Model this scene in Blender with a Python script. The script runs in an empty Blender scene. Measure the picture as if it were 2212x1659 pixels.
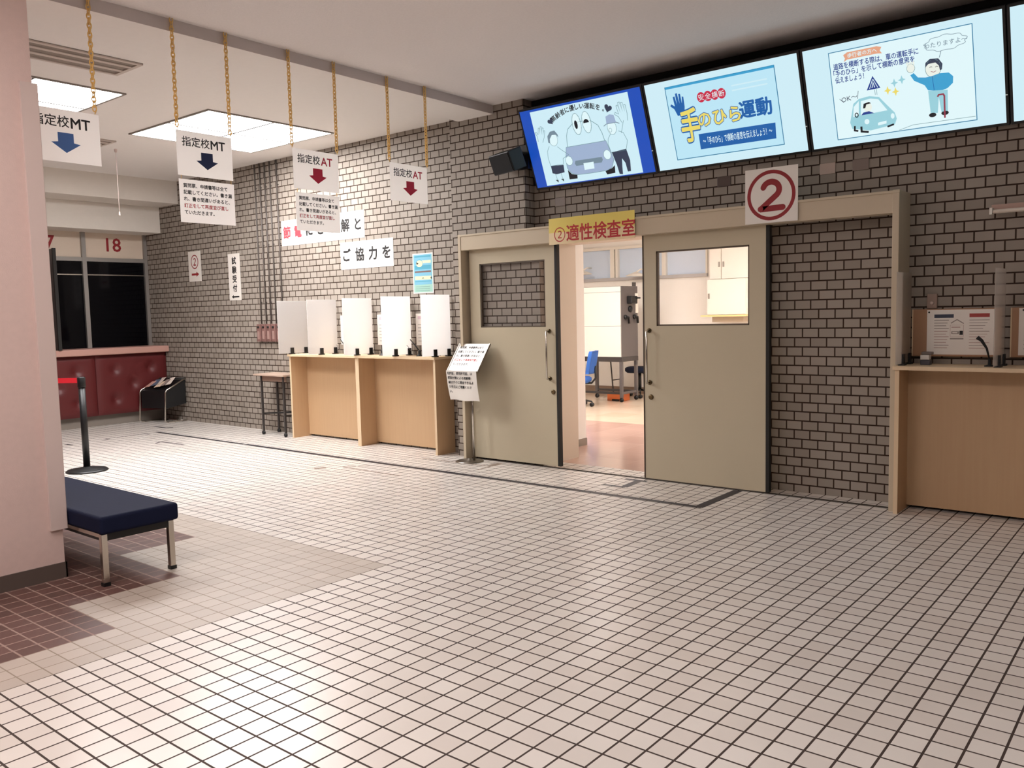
import bpy, math, random
from mathutils import Vector, Matrix
random.seed(7)
S = bpy.context.scene
COL = S.collection

# ------------------------------------------------------------------ camera, world, exposure
F_PX, W_PX = 1826.7, 2212.0
YAW, PITCH, ROLL = map(math.radians, (39.272, -4.822, -1.344))
fw = Vector((-math.sin(YAW) * math.cos(PITCH), math.cos(YAW) * math.cos(PITCH), math.sin(PITCH)))
rt = Vector((math.cos(YAW), math.sin(YAW), 0))
up = rt.cross(fw)
r2 = rt * math.cos(ROLL) + up * math.sin(ROLL)
u2 = up * math.cos(ROLL) - rt * math.sin(ROLL)
cam = bpy.data.objects.new('camera', bpy.data.cameras.new('camera'))
COL.objects.link(cam)
cam.data.sensor_width = 36.0
cam.data.sensor_fit = 'HORIZONTAL'
cam.data.lens = F_PX / W_PX * 36.0
cam.data.clip_start = 0.02
cam.data.clip_end = 100
m = Matrix((r2, u2, -fw)).transposed().to_4x4()
m.translation = Vector((0, 0, 1.407))
cam.matrix_world = m
S.camera = cam

world = bpy.data.worlds.new('world')
S.world = world
world.use_nodes = True
world.node_tree.nodes['Background'].inputs[0].default_value = (1.0, 0.96, 0.93, 1)
world.node_tree.nodes['Background'].inputs[1].default_value = 0.02
S.view_settings.view_transform = 'Standard'
S.view_settings.look = 'None'
S.view_settings.gamma = 1.0
S.view_settings.exposure = 0.0
S.view_settings.use_curve_mapping = False

PANEL_FAR = 26.0      # emission of the lit ceiling panels (far bay)
PANEL_NEAR = 10.5      # ceiling panels of the near bay, behind the camera
PANEL_ROOM = 23.0     # ceiling panels of the test room

# ------------------------------------------------------------------ materials
def lin(h):
    h = h.lstrip('#')
    out = []
    for i in (0, 2, 4):
        c = int(h[i:i + 2], 16) / 255
        out.append(c / 12.92 if c <= 0.04045 else ((c + 0.055) / 1.055) ** 2.4)
    return (*out, 1.0)

MATS = {}
def mat(name, hexc=None, rough=0.6, metal=0.0, spec=0.5, noise=0.0, nscale=20, bump=0.0, bscale=80):
    if name in MATS:
        return MATS[name]
    M = bpy.data.materials.new(name)
    M.use_nodes = True
    nt = M.node_tree
    b = nt.nodes['Principled BSDF']
    b.inputs['Base Color'].default_value = lin(hexc)
    b.inputs['Roughness'].default_value = rough
    b.inputs['Metallic'].default_value = metal
    b.inputs['Specular IOR Level'].default_value = spec
    if noise or bump:
        tc = nt.nodes.new('ShaderNodeTexCoord')
        n = nt.nodes.new('ShaderNodeTexNoise')
        n.inputs['Scale'].default_value = nscale
        n.inputs['Detail'].default_value = 4
        nt.links.new(tc.outputs['Object'], n.inputs['Vector'])
        if noise:
            mx = nt.nodes.new('ShaderNodeMix')
            mx.data_type = 'RGBA'
            c = lin(hexc)
            mx.inputs['A'].default_value = tuple(x * (1 - noise) for x in c[:3]) + (1,)
            mx.inputs['B'].default_value = tuple(min(1, x * (1 + noise)) for x in c[:3]) + (1,)
            nt.links.new(n.outputs['Fac'], mx.inputs['Factor'])
            nt.links.new(mx.outputs['Result'], b.inputs['Base Color'])
        if bump:
            n2 = nt.nodes.new('ShaderNodeTexNoise')
            n2.inputs['Scale'].default_value = bscale
            n2.inputs['Detail'].default_value = 3
            nt.links.new(tc.outputs['Object'], n2.inputs['Vector'])
            bp = nt.nodes.new('ShaderNodeBump')
            bp.inputs['Strength'].default_value = bump
            bp.inputs['Distance'].default_value = 0.004
            nt.links.new(n2.outputs['Fac'], bp.inputs['Height'])
            nt.links.new(bp.outputs['Normal'], b.inputs['Normal'])
    MATS[name] = M
    return M

def emat(name, hexc, strength=1.0):
    if name in MATS:
        return MATS[name]
    M = bpy.data.materials.new(name)
    M.use_nodes = True
    nt = M.node_tree
    b = nt.nodes['Principled BSDF']
    b.inputs['Base Color'].default_value = (0.01, 0.01, 0.012, 1)
    b.inputs['Roughness'].default_value = 0.35
    b.inputs['Emission Color'].default_value = lin(hexc)
    b.inputs['Emission Strength'].default_value = strength
    MATS[name] = M
    return M

def tile_mat(name, c1, c2, grout, bw, bh, ox, oy, mortar, offset=0.0, rough=0.4, spec=0.4, bump=0.5, grough=0.8, streak=0.0, smooth=0.1, var=0.0):
    """tiles or bricks laid on the metre UVs of a surface"""
    M = bpy.data.materials.new(name)
    M.use_nodes = True
    nt = M.node_tree
    b = nt.nodes['Principled BSDF']
    uv = nt.nodes.new('ShaderNodeUVMap')
    mp = nt.nodes.new('ShaderNodeMapping')
    mp.inputs['Location'].default_value = (-ox, -oy, 0)
    nt.links.new(uv.outputs['UV'], mp.inputs['Vector'])
    br = nt.nodes.new('ShaderNodeTexBrick')
    br.offset = offset
    br.offset_frequency = 2
    br.squash = 1.0
    br.inputs['Scale'].default_value = 1.0
    br.inputs['Brick Width'].default_value = bw
    br.inputs['Row Height'].default_value = bh
    br.inputs['Mortar Size'].default_value = mortar
    br.inputs['Mortar Smooth'].default_value = smooth
    br.inputs['Bias'].default_value = 0.0
    br.inputs['Color1'].default_value = lin(c1)
    br.inputs['Color2'].default_value = lin(c2)
    br.inputs['Mortar'].default_value = lin(grout)
    nt.links.new(mp.outputs['Vector'], br.inputs['Vector'])
    n = nt.nodes.new('ShaderNodeTexNoise')
    n.inputs['Scale'].default_value = 1.3
    n.inputs['Detail'].default_value = 6
    nt.links.new(uv.outputs['UV'], n.inputs['Vector'])
    mx = nt.nodes.new('ShaderNodeMix')
    mx.data_type = 'RGBA'
    mx.blend_type = 'MULTIPLY'
    mx.inputs['Factor'].default_value = var
    rp = nt.nodes.new('ShaderNodeValToRGB')
    rp.color_ramp.elements[0].position = 0.35
    rp.color_ramp.elements[0].color = (0.55, 0.52, 0.5, 1)
    rp.color_ramp.elements[1].position = 0.65
    nt.links.new(n.outputs['Fac'], rp.inputs['Fac'])
    nt.links.new(br.outputs['Color'], mx.inputs['A'])
    nt.links.new(rp.outputs['Color'], mx.inputs['B'])
    nt.links.new(mx.outputs['Result'], b.inputs['Base Color'])
    rr = nt.nodes.new('ShaderNodeMapRange')
    rr.inputs['To Min'].default_value = rough
    rr.inputs['To Max'].default_value = grough
    nt.links.new(br.outputs['Fac'], rr.inputs['Value'])
    nt.links.new(rr.outputs['Result'], b.inputs['Roughness'])
    b.inputs['Specular IOR Level'].default_value = spec
    inv = nt.nodes.new('ShaderNodeMath')
    inv.operation = 'SUBTRACT'
    inv.inputs[0].default_value = 1.0
    nt.links.new(br.outputs['Fac'], inv.inputs[1])
    h = inv.outputs[0]
    if streak:
        m2 = nt.nodes.new('ShaderNodeMapping')
        m2.inputs['Scale'].default_value = (8, 260, 8)
        nt.links.new(uv.outputs['UV'], m2.inputs['Vector'])
        n2 = nt.nodes.new('ShaderNodeTexNoise')
        n2.inputs['Scale'].default_value = 1.0
        nt.links.new(m2.outputs['Vector'], n2.inputs['Vector'])
        ma = nt.nodes.new('ShaderNodeMath')
        ma.operation = 'MULTIPLY_ADD'
        ma.inputs[1].default_value = streak
        nt.links.new(n2.outputs['Fac'], ma.inputs[0])
        nt.links.new(h, ma.inputs[2])
        h = ma.outputs[0]
    bp = nt.nodes.new('ShaderNodeBump')
    bp.inputs['Strength'].default_value = bump
    bp.inputs['Distance'].default_value = 0.004
    nt.links.new(h, bp.inputs['Height'])
    nt.links.new(bp.outputs['Normal'], b.inputs['Normal'])
    MATS[name] = M
    return M

def wood_mat(name, ca, cb, rough=0.45):
    M = bpy.data.materials.new(name)
    M.use_nodes = True
    nt = M.node_tree
    b = nt.nodes['Principled BSDF']
    tc = nt.nodes.new('ShaderNodeTexCoord')
    mp = nt.nodes.new('ShaderNodeMapping')
    mp.inputs['Scale'].default_value = (22, 22, 0.9)
    n = nt.nodes.new('ShaderNodeTexNoise')
    n.inputs['Scale'].default_value = 2.0
    n.inputs['Detail'].default_value = 6
    n.inputs['Roughness'].default_value = 0.6
    mx = nt.nodes.new('ShaderNodeMix')
    mx.data_type = 'RGBA'
    mx.inputs['A'].default_value = lin(ca)
    mx.inputs['B'].default_value = lin(cb)
    nt.links.new(tc.outputs['Object'], mp.inputs['Vector'])
    nt.links.new(mp.outputs['Vector'], n.inputs['Vector'])
    nt.links.new(n.outputs['Fac'], mx.inputs['Factor'])
    nt.links.new(mx.outputs['Result'], b.inputs['Base Color'])
    b.inputs['Roughness'].default_value = rough
    MATS[name] = M
    return M

def glass_mat(name, tint, rough, trans, alpha=1.0):
    """a clear or frosted sheet: diffuse haze mixed with a see-through part"""
    M = bpy.data.materials.new(name)
    M.use_nodes = True
    nt = M.node_tree
    nt.nodes.remove(nt.nodes['Principled BSDF'])
    out = nt.nodes['Material Output']
    refr = nt.nodes.new('ShaderNodeBsdfTransparent')
    refr.inputs['Color'].default_value = (0.985, 0.985, 0.985, 1)
    dif = nt.nodes.new('ShaderNodeBsdfTranslucent')
    dif.inputs['Color'].default_value = lin(tint)
    d2 = nt.nodes.new('ShaderNodeBsdfDiffuse')
    d2.inputs['Color'].default_value = lin(tint)
    glo = nt.nodes.new('ShaderNodeBsdfGlossy')
    glo.inputs['Roughness'].default_value = rough
    a = nt.nodes.new('ShaderNodeMixShader')
    a.inputs[0].default_value = 0.25
    nt.links.new(dif.outputs[0], a.inputs[1])
    nt.links.new(d2.outputs[0], a.inputs[2])
    c = nt.nodes.new('ShaderNodeMixShader')
    c.inputs[0].default_value = trans
    nt.links.new(a.outputs[0], c.inputs[1])
    nt.links.new(refr.outputs[0], c.inputs[2])
    fr = nt.nodes.new('ShaderNodeFresnel')
    fr.inputs['IOR'].default_value = 1.45
    d = nt.nodes.new('ShaderNodeMixShader')
    ge = nt.nodes.new('ShaderNodeNewGeometry')
    sb = nt.nodes.new('ShaderNodeMath')
    sb.operation = 'SUBTRACT'
    sb.inputs[0].default_value = 1.0
    nt.links.new(ge.outputs['Backfacing'], sb.inputs[1])
    mu = nt.nodes.new('ShaderNodeMath')
    mu.operation = 'MULTIPLY'
    nt.links.new(fr.outputs[0], mu.inputs[0])
    nt.links.new(sb.outputs[0], mu.inputs[1])
    nt.links.new(mu.outputs[0], d.inputs[0])
    nt.links.new(c.outputs[0], d.inputs[1])
    nt.links.new(glo.outputs[0], d.inputs[2])
    nt.links.new(d.outputs[0], out.inputs['Surface'])
    MATS[name] = M
    return M

BRICK = tile_mat('brick_wall_tile', '#a0968c', '#93897f', '#352419', 0.1189, 0.0696, -2.4305, 0.9619, 0.0052, offset=0.5, rough=0.6, spec=0.3, bump=0.7, streak=0.10, var=0.15)
FLOOR_W = tile_mat('floor_white_tile', '#e0d9d2', '#d5ccc4', '#3c2d26', 0.1, 0.1, -0.034, 0.065, 0.0042, rough=0.30, spec=0.5, bump=0.35, var=0.12)
FLOOR_B = tile_mat('floor_beige_tile', '#beb2a7', '#b5a99e', '#958778', 0.1, 0.1, -0.034, 0.065, 0.003, rough=0.4, spec=0.4, bump=0.2, var=0.1)
FLOOR_R = tile_mat('floor_brown_tile', '#6a4c46', '#5d443e', '#9a8177', 0.1, 0.1, -0.034, 0.065, 0.0045, rough=0.4, spec=0.4, bump=0.2, var=0.15)
FLOOR_T = tile_mat('room_vinyl_floor', '#e2cdb6', '#d9bfa6', '#c9ae97', 0.45, 0.45, 0, 0, 0.001, rough=0.18, spec=0.5, bump=0.02, var=0.2)
FLOOR_P = tile_mat('room_pink_floor', '#c9a596', '#bf9a8c', '#b08d80', 0.45, 0.45, 0, 0, 0.001, rough=0.18, spec=0.5, bump=0.02, var=0.25)
CEIL_N = mat('ceiling_board', '#ebe6e4', 0.9, spec=0.1, noise=0.05, nscale=60, bump=0.35, bscale=140)
CEIL_F = mat('ceiling_plaster', '#eeeae6', 0.9, spec=0.1, noise=0.02)
BEAM = mat('beam_paint', '#cdc4c1', 0.8, spec=0.2)
SOFFIT = mat('soffit_paint', '#ddd6cd', 0.8, spec=0.2, noise=0.03)
PINK = mat('pink_wallpaper', '#dac0b8', 0.75, spec=0.25, noise=0.05, nscale=30, bump=0.25, bscale=180)
DARKW = mat('dark_unseen_wall', '#4a423d', 0.8)  # dark colour given to the unseen walls to cut bounced light
PINKG = mat('pink_guard', '#d8c4bd', 0.5, spec=0.4)
PLINTH = mat('grey_plinth', '#5d504a', 0.5)
DOORP = mat('door_paint', '#beb299', 0.42, spec=0.4, noise=0.03, nscale=3)
FRAMEP = mat('door_frame_paint', '#c1b29a', 0.42, spec=0.4)
CREAM = mat('jamb_cream', '#e4d6c4', 0.5)
BLACK = mat('black_plastic', '#0b0b0d', 0.45)
BLKSOFT = mat('black_rubber', '#17130f', 0.7)
FASC = mat('fascia_cream', '#d3c2b0', 0.5)
CHROME = mat('chrome', '#c9c3ba', 0.2, metal=1.0)
STEEL = mat('brushed_steel', '#8d867e', 0.35, metal=1.0)
ALU = mat('aluminium', '#9a9590', 0.45, metal=0.6)
BRASS = mat('dark_brass', '#6b5a40', 0.35, metal=0.9)
WOOD = wood_mat('maple_board', '#bd9a76', '#c7a680')
WOODE = wood_mat('maple_edge', '#d8bd9a', '#dfc7a5')
WOODT = wood_mat('desk_top_wood', '#b39a88', '#bfa797')
CORK = wood_mat('notice_board_wood', '#ad8466', '#a57b5b')
PAPER = mat('white_paper', '#efe8e0', 0.7, spec=0.2)
PAPERG = mat('laminated_paper', '#e6e0d8', 0.35, spec=0.4)
INK = mat('black_ink', '#1b1918', 0.6)
INKG = mat('grey_ink', '#77706a', 0.6)
RED = mat('red_ink', '#b5262e', 0.6)
DRED = mat('dark_red_ink', '#8e1b22', 0.6)
CRIM = mat('crimson_ink', '#c02040', 0.6)
NAVYI = mat('navy_ink', '#1d2b52', 0.6)
BLUEI = mat('blue_ink', '#4d74b4', 0.6)
YELLOW = mat('yellow_paper', '#e4cf6a', 0.5)
BUFF = mat('buff_paper', '#e9d3a8', 0.5)
NAVY = mat('navy_vinyl', '#191d33', 0.75, spec=0.08, noise=0.06, nscale=12, bump=0.1, bscale=60)
REDV = mat('red_vinyl', '#571a1b', 0.42, spec=0.45, noise=0.05, nscale=10)
BELT = mat('red_belt', '#d8202f', 0.6)
DARKG = mat('dark_window_glass', '#020206', 0.08, spec=0.2)
DRAPE = mat('dark_drape', '#0e0d12', 0.9)
TAPE = mat('navy_floor_tape', '#2a2830', 0.5)
TAPEG = mat('worn_grey_tape', '#6d6464', 0.6)
TAPEB = mat('worn_tan_tape', '#8d7c6f', 0.6)
GREYM = mat('grey_enamel', '#5d5756', 0.45)
DGREYM = mat('dark_grey_enamel', '#3c3735', 0.45)
WHITEM = mat('white_enamel', '#e8e2d8', 0.4)
ROOMW = mat('room_wall_white', '#f4f0ea', 0.7)
PANE = mat('blue_grey_pane', '#d3e2f6', 0.3, spec=0.5)
BLUEF = mat('blue_fabric', '#2f5fae', 0.9)
NAVYF = mat('navy_fabric', '#101a33', 0.9)
ORANGE = mat('orange_plastic', '#c0602a', 0.5)
YELB = mat('yellow_board', '#e8cd8c', 0.5)
SWITCH = mat('switch_plate', '#9b8376', 0.5)
BROWNBOX = mat('brown_switch_box', '#7b5a54', 0.5)
PLATE = mat('cover_plate_taupe', '#7d6c62', 0.4)
PIPE = mat('conduit_grey', '#544c47', 0.5)
GREEN = mat('pale_green_print', '#9fcabb', 0.5)
TEAL = mat('teal_print', '#4d9fb8', 0.5)
SKYB = mat('sky_blue_print', '#79b7cf', 0.5)
CREAMI = mat('cream_print', '#efe6b8', 0.5)
FROST = glass_mat('frosted_acrylic', '#fbfaf9', 0.3, 0.14)
SMOKE = glass_mat('hazy_acrylic', '#e6dcd2', 0.2, 0.55)
def thin_paper(name, hexc, through):
    M = bpy.data.materials.new(name)
    M.use_nodes = True
    nt = M.node_tree
    nt.nodes.remove(nt.nodes['Principled BSDF'])
    a, b, mx = nt.nodes.new('ShaderNodeBsdfDiffuse'), nt.nodes.new('ShaderNodeBsdfTranslucent'), nt.nodes.new('ShaderNodeMixShader')
    a.inputs[0].default_value = b.inputs[0].default_value = lin(hexc)
    mx.inputs[0].default_value = through
    nt.links.new(a.outputs[0], mx.inputs[1])
    nt.links.new(b.outputs[0], mx.inputs[2])
    nt.links.new(mx.outputs[0], nt.nodes['Material Output'].inputs['Surface'])
    MATS[name] = M
    return M
CHAIN = thin_paper('yellow_plastic_chain', '#f7dc9c', 0.45)
THIN = thin_paper('translucent_sign_sheet', '#f4efea', 0.4)
CLEAR = glass_mat('clear_pane', '#e8e8e8', 0.02, 0.985)

# ------------------------------------------------------------------ mesh building
class MB:
    def __init__(self):
        self.v, self.f, self.mi, self.mats, self.sm = [], [], [], [], []
    def _m(self, m):
        if m not in self.mats:
            self.mats.append(m)
        return self.mats.index(m)
    def add(self, vs, fs, m, smooth=False):
        o = len(self.v)
        self.v += [Vector(p) for p in vs]
        k = self._m(m)
        for f in fs:
            self.f.append([i + o for i in f])
            self.mi.append(k)
            self.sm.append(smooth)
        return self
    def box(self, x0, x1, y0, y1, z0, z1, m):
        vs = [(x, y, z) for z in (z0, z1) for y in (y0, y1) for x in (x0, x1)]
        return self.add(vs, [(0, 2, 3, 1), (4, 5, 7, 6), (0, 1, 5, 4), (2, 6, 7, 3), (0, 4, 6, 2), (1, 3, 7, 5)], m)
    def rbox(self, c, a, b, n, la, lb, ln, m):
        """box centred on c with axes a, b, n"""
        c, a, b, n = map(Vector, (c, a, b, n))
        vs = [c + a * (la / 2 * i) + b * (lb / 2 * j) + n * (ln / 2 * k) for k in (-1, 1) for j in (-1, 1) for i in (-1, 1)]
        return self.add(vs, [(0, 2, 3, 1), (4, 5, 7, 6), (0, 1, 5, 4), (2, 6, 7, 3), (0, 4, 6, 2), (1, 3, 7, 5)], m)
    def tube(self, pts, r, m, n=10, closed=False, r1=None):
        pts = [Vector(p) for p in pts]
        N = len(pts)
        rings = []
        ref = None
        for i, p in enumerate(pts):
            if closed:
                t = pts[(i + 1) % N] - pts[i - 1]
            else:
                t = pts[min(i + 1, N - 1)] - pts[max(i - 1, 0)]
            t.normalize()
            if ref is None:
                ref = Vector((0, 0, 1)) if abs(t.z) < 0.9 else Vector((1, 0, 0))
            a = t.cross(ref)
            if a.length < 1e-4:
                a = t.orthogonal()
            a.normalize()
            b = a.cross(t).normalized()
            ref = b
            rr = r if r1 is None else r + (r1 - r) * i / (N - 1)
            rings.append([p + a * (rr * math.cos(2 * math.pi * k / n)) + b * (rr * math.sin(2 * math.pi * k / n)) for k in range(n)])
        vs = [q for ring in rings for q in ring]
        fs = []
        for i in range(N if closed else N - 1):
            j = (i + 1) % N
            for k in range(n):
                l = (k + 1) % n
                fs.append((i * n + k, i * n + l, j * n + l, j * n + k))
        self.add(vs, fs, m, True)
        if not closed:
            o = len(self.v) - len(vs)
            k = self._m(m)
            self.f.append([o + i for i in range(n)][::-1]); self.mi.append(k); self.sm.append(False)
            self.f.append([o + (N - 1) * n + i for i in range(n)]); self.mi.append(k); self.sm.append(False)
        return self
    def lathe(self, c, prof, m, n=32, axis='z'):
        """prof: list of (radius, height) from bottom to top"""
        vs, fs = [], []
        for r, h in prof:
            for k in range(n):
                a = 2 * math.pi * k / n
                p = (r * math.cos(a), r * math.sin(a), h)
                if axis == 'y':
                    p = (p[0], p[2], p[1])
                if axis == 'x':
                    p = (p[2], p[0], p[1])
                vs.append(Vector(c) + Vector(p))
        for i in range(len(prof) - 1):
            for k in range(n):
                l = (k + 1) % n
                fs.append((i * n + k, i * n + l, (i + 1) * n + l, (i + 1) * n + k))
        fs.append(tuple(range(n))[::-1])
        fs.append(tuple((len(prof) - 1) * n + k for k in range(n)))
        return self.add(vs, fs, m, True)
    def prism(self, poly, d, m, o=(0, 0, 0), u=(1, 0, 0), v=(0, 1, 0)):
        """extrude a planar outline by the vector d"""
        o, u, v, d = Vector(o), Vector(u), Vector(v), Vector(d)
        n = len(poly)
        a = [o + u * p[0] + v * p[1] for p in poly]
        vs = a + [p + d for p in a]
        fs = [tuple(range(n))[::-1], tuple(range(n, 2 * n))] + [(i, (i + 1) % n, n + (i + 1) % n, n + i) for i in range(n)]
        return self.add(vs, fs, m)
    def build(self, name, loc=None, parent=None, bevel=0.0, seg=2):
        """vertices are in world metres; loc is the object's origin"""
        if loc is None:
            loc = parent.matrix_world.translation if parent is not None and parent.type == 'EMPTY' else Vector((0, 0, 0))
            if parent is not None and parent.type != 'EMPTY':
                loc = WORLD_LOC[parent.name]
        loc = Vector(loc)
        me = bpy.data.meshes.new(name)
        me.from_pydata([p - loc for p in self.v], [], self.f)
        for M in self.mats:
            me.materials.append(M)
        for p, k, s in zip(me.polygons, self.mi, self.sm):
            p.material_index = k
            p.use_smooth = s
        uvl = me.uv_layers.new(name='UVMap')
        for p in me.polygons:
            n = p.normal
            ax = max(range(3), key=lambda i: abs(n[i]))
            for li in p.loop_indices:
                w = me.vertices[me.loops[li].vertex_index].co + loc
                uvl.data[li].uv = ((w.y, w.z), (w.x, w.z), (w.x, w.y))[ax]
        ob = bpy.data.objects.new(name, me)
        COL.objects.link(ob)
        WORLD_LOC[ob.name] = loc
        ob.location = loc
        if parent is not None:
            ob.parent = parent
            ob.location = loc - WORLD_LOC[parent.name]
        if bevel:
            b = ob.modifiers.new('soft_edges', 'BEVEL')
            b.width = bevel
            b.segments = seg
            b.limit_method = 'ANGLE'
            b.harden_normals = False
        return ob

WORLD_LOC = {}
def thing(name, label, cat, loc, group=None):
    e = bpy.data.objects.new(name, None)
    e.empty_display_size = 0.1
    COL.objects.link(e)
    e.location = loc
    e.matrix_world = Matrix.Translation(Vector(loc))
    WORLD_LOC[e.name] = Vector(loc)
    return tag(e, label, cat, group)

def tag(o, label, cat, group=None, kind=None):
    o['label'] = label
    o['category'] = cat
    if group:
        o['group'] = group
    if kind:
        o['kind'] = kind
    return o

def struct(ob, label=None):
    ob['kind'] = 'structure'
    if label:
        ob['label'] = label
        ob['category'] = ob.name.split('_')[0].split('.')[0]
    return ob

_glyphs = {}
def glyph_mesh(s):
    key = s
    if key not in _glyphs:
        c = bpy.data.curves.new('lettering', 'FONT')
        c.body = s
        c.size = 1.0
        c.resolution_u = 2
        o = bpy.data.objects.new('lettering', c)
        COL.objects.link(o)
        dg = bpy.context.evaluated_depsgraph_get()
        me = bpy.data.meshes.new_from_object(o.evaluated_get(dg))
        vs = [v.co.copy() for v in me.vertices]
        fs = [tuple(p.vertices) for p in me.polygons]
        bpy.data.objects.remove(o)
        bpy.data.curves.remove(c)
        bpy.data.meshes.remove(me)
        xs = [v.x for v in vs] or [0]
        _glyphs[key] = (vs, fs, min(xs), max(xs))
    return _glyphs[key]

class Print:
    """flat print on a sheet: shapes laid in the sheet's own u, v metres, each a hair above the last"""
    def __init__(self, mb, o, u, v, eps=0.0004):
        self.mb, self.o, self.u, self.v = mb, Vector(o), Vector(u).normalized(), Vector(v).normalized()
        self.n = self.u.cross(self.v)
        self.k = 1
        self.eps = eps
    def P(self, x, y):
        return self.o + self.u * x + self.v * y + self.n * (self.eps * self.k)
    def poly(self, pts, m):
        self.mb.add([self.P(*p) for p in pts], [tuple(range(len(pts)))], m)
        return self
    def rect(self, x0, y0, x1, y1, m):
        return self.poly([(x0, y0), (x1, y0), (x1, y1), (x0, y1)], m)
    def up(self):
        self.k += 1
        return self
    def ell(self, cx, cy, rx, ry, m, rot=0.0, n=28, a0=0, a1=360):
        pts = []
        c, s = math.cos(math.radians(rot)), math.sin(math.radians(rot))
        full = abs(a1 - a0) >= 360
        for i in range(n if full else n + 1):
            a = math.radians(a0 + (a1 - a0) * i / n)
            x, y = rx * math.cos(a), ry * math.sin(a)
            pts.append((cx + x * c - y * s, cy + x * s + y * c))
        return self.poly(pts, m)
    def ring(self, cx, cy, rx, ry, w, m, rot=0.0, n=36):
        c, s = math.cos(math.radians(rot)), math.sin(math.radians(rot))
        def pt(a, d):
            x, y = (rx + d) * math.cos(a), (ry + d) * math.sin(a)
            return self.P(cx + x * c - y * s, cy + x * s + y * c)
        vs = []
        for i in range(n):
            a = 2 * math.pi * i / n
            vs += [pt(a, -w / 2), pt(a, w / 2)]
        self.mb.add(vs, [(2 * i, 2 * i + 1, 2 * ((i + 1) % n) + 1, 2 * ((i + 1) % n)) for i in range(n)], m)
        return self
    def line(self, pts, w, m, closed=False):
        N = len(pts)
        vs = []
        P2 = [Vector(p) for p in pts]
        for i, p in enumerate(P2):
            if closed:
                a, b = P2[i - 1], P2[(i + 1) % N]
            else:
                a, b = P2[max(i - 1, 0)], P2[min(i + 1, N - 1)]
            d1 = (p - a).normalized() if (p - a).length > 1e-9 else (b - p).normalized()
            d2 = (b - p).normalized() if (b - p).length > 1e-9 else d1
            t = (d1 + d2)
            t = t.normalized() if t.length > 1e-6 else d1
            nn = Vector((-t.y, t.x))
            k = min(2.0, 1 / max(0.3, abs(nn.dot(Vector((-d1.y, d1.x))))))
            vs += [self.P(*(p - nn * (w / 2 * k))), self.P(*(p + nn * (w / 2 * k)))]
        fs = [(2 * i, 2 * ((i + 1) % N), 2 * ((i + 1) % N) + 1, 2 * i + 1) for i in range(N if closed else N - 1)]
        self.mb.add(vs, fs, m)
        return self
    def text(self, s, x, y, size, m, align='C', bold=0.0, sx=1.0, rot=0.0, width=None):
        vs, fs, x0, x1 = glyph_mesh(s)
        if width:
            sx = width / (size * (x1 - x0))
        off = {'C': (x0 + x1) / 2, 'L': x0, 'R': x1}[align]
        c, sn = math.cos(math.radians(rot)), math.sin(math.radians(rot))
        shifts = [(0, 0)] if not bold else [(bold * math.cos(k * math.pi / 4), bold * math.sin(k * math.pi / 4)) for k in range(8)]
        for lv, (dx, dy) in enumerate(shifts):
            lift = self.n * (lv * .00004)
            out = []
            for v in vs:
                a, b = (v.x - off + dx) * size * sx, (v.y - 0.38 + dy) * size
                out.append(self.P(x + a * c - b * sn, y + a * sn + b * c) + lift)
            self.mb.add(out, fs, m)
        return self
    def heart(self, cx, cy, r, m, rot=0):
        pts = []
        c, s = math.cos(math.radians(rot)), math.sin(math.radians(rot))
        for i in range(24):
            t = 2 * math.pi * i / 24
            x = 16 * math.sin(t) ** 3 / 16 * r
            y = (13 * math.cos(t) - 5 * math.cos(2 * t) - 2 * math.cos(3 * t) - math.cos(4 * t)) / 16 * r
            pts.append((cx + x * c - y * s, cy + x * s + y * c))
        return self.poly(pts[::-1], m)
    def arrow_down(self, cx, cy, w, h, m):
        return self.poly([(cx, cy - h / 2), (cx + w / 2, cy - 0.02 * h), (cx + w * .27, cy + 0.03 * h), (cx + w * .27, cy + h / 2),
                          (cx - w * .27, cy + h / 2), (cx - w * .27, cy + 0.03 * h), (cx - w / 2, cy - 0.02 * h)], m)

# ------------------------------------------------------------------ the setting
YW = 6.263       # face of the brick wall
YC = 6.12        # face of the pilaster
ZN, ZF, ZB = 3.318, 3.305, 3.24

# floor: 100 mm cells, each cell of one of the three tile kinds
fl = MB()
cells = {}
xs0, ys0 = -121, -42
def zone(xc, yc):
    if xc < -3.834 and yc < 1.765 or xc < -4.334 and yc < 2.365 or xc < -5.034 and yc < 2.865:
        return FLOOR_R
    if xc < -3.534 and yc < 3.165:
        return FLOOR_B
    return FLOOR_W
for j in range(105):
    run = None
    y0 = 0.065 + (ys0 + j) * 0.1
    y1 = min(y0 + 0.1, 6.35)
    if y0 > 6.34:
        break
    i = 0
    while i < 170:
        x0 = -0.034 + (xs0 + i) * 0.1
        z = zone(x0 + 0.05, y0 + 0.05)
        k = i
        while k < 170 and zone(-0.034 + (xs0 + k) * 0.1 + 0.05, y0 + 0.05) is z:
            k += 1
        x1 = -0.034 + (xs0 + k) * 0.1
        fl.add([(x0, y0, 0), (x1, y0, 0), (x1, y1, 0), (x0, y1, 0)], [(0, 1, 2, 3)], z)
        i = k
struct(fl.build('floor'))
r = MB().add([(-10, 6.35, 0.0), (-2, 6.35, 0.0), (-2, 9.0, 0.0), (-10, 9.0, 0.0)], [(0, 1, 2, 3)], FLOOR_P)
r.add([(-10, 9.0, 0.0), (-2, 9.0, 0.0), (-2, 12.4, 0.0), (-10, 12.4, 0.0)], [(0, 1, 2, 3)], FLOOR_T)
struct(r.build('floor_room'))

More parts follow.
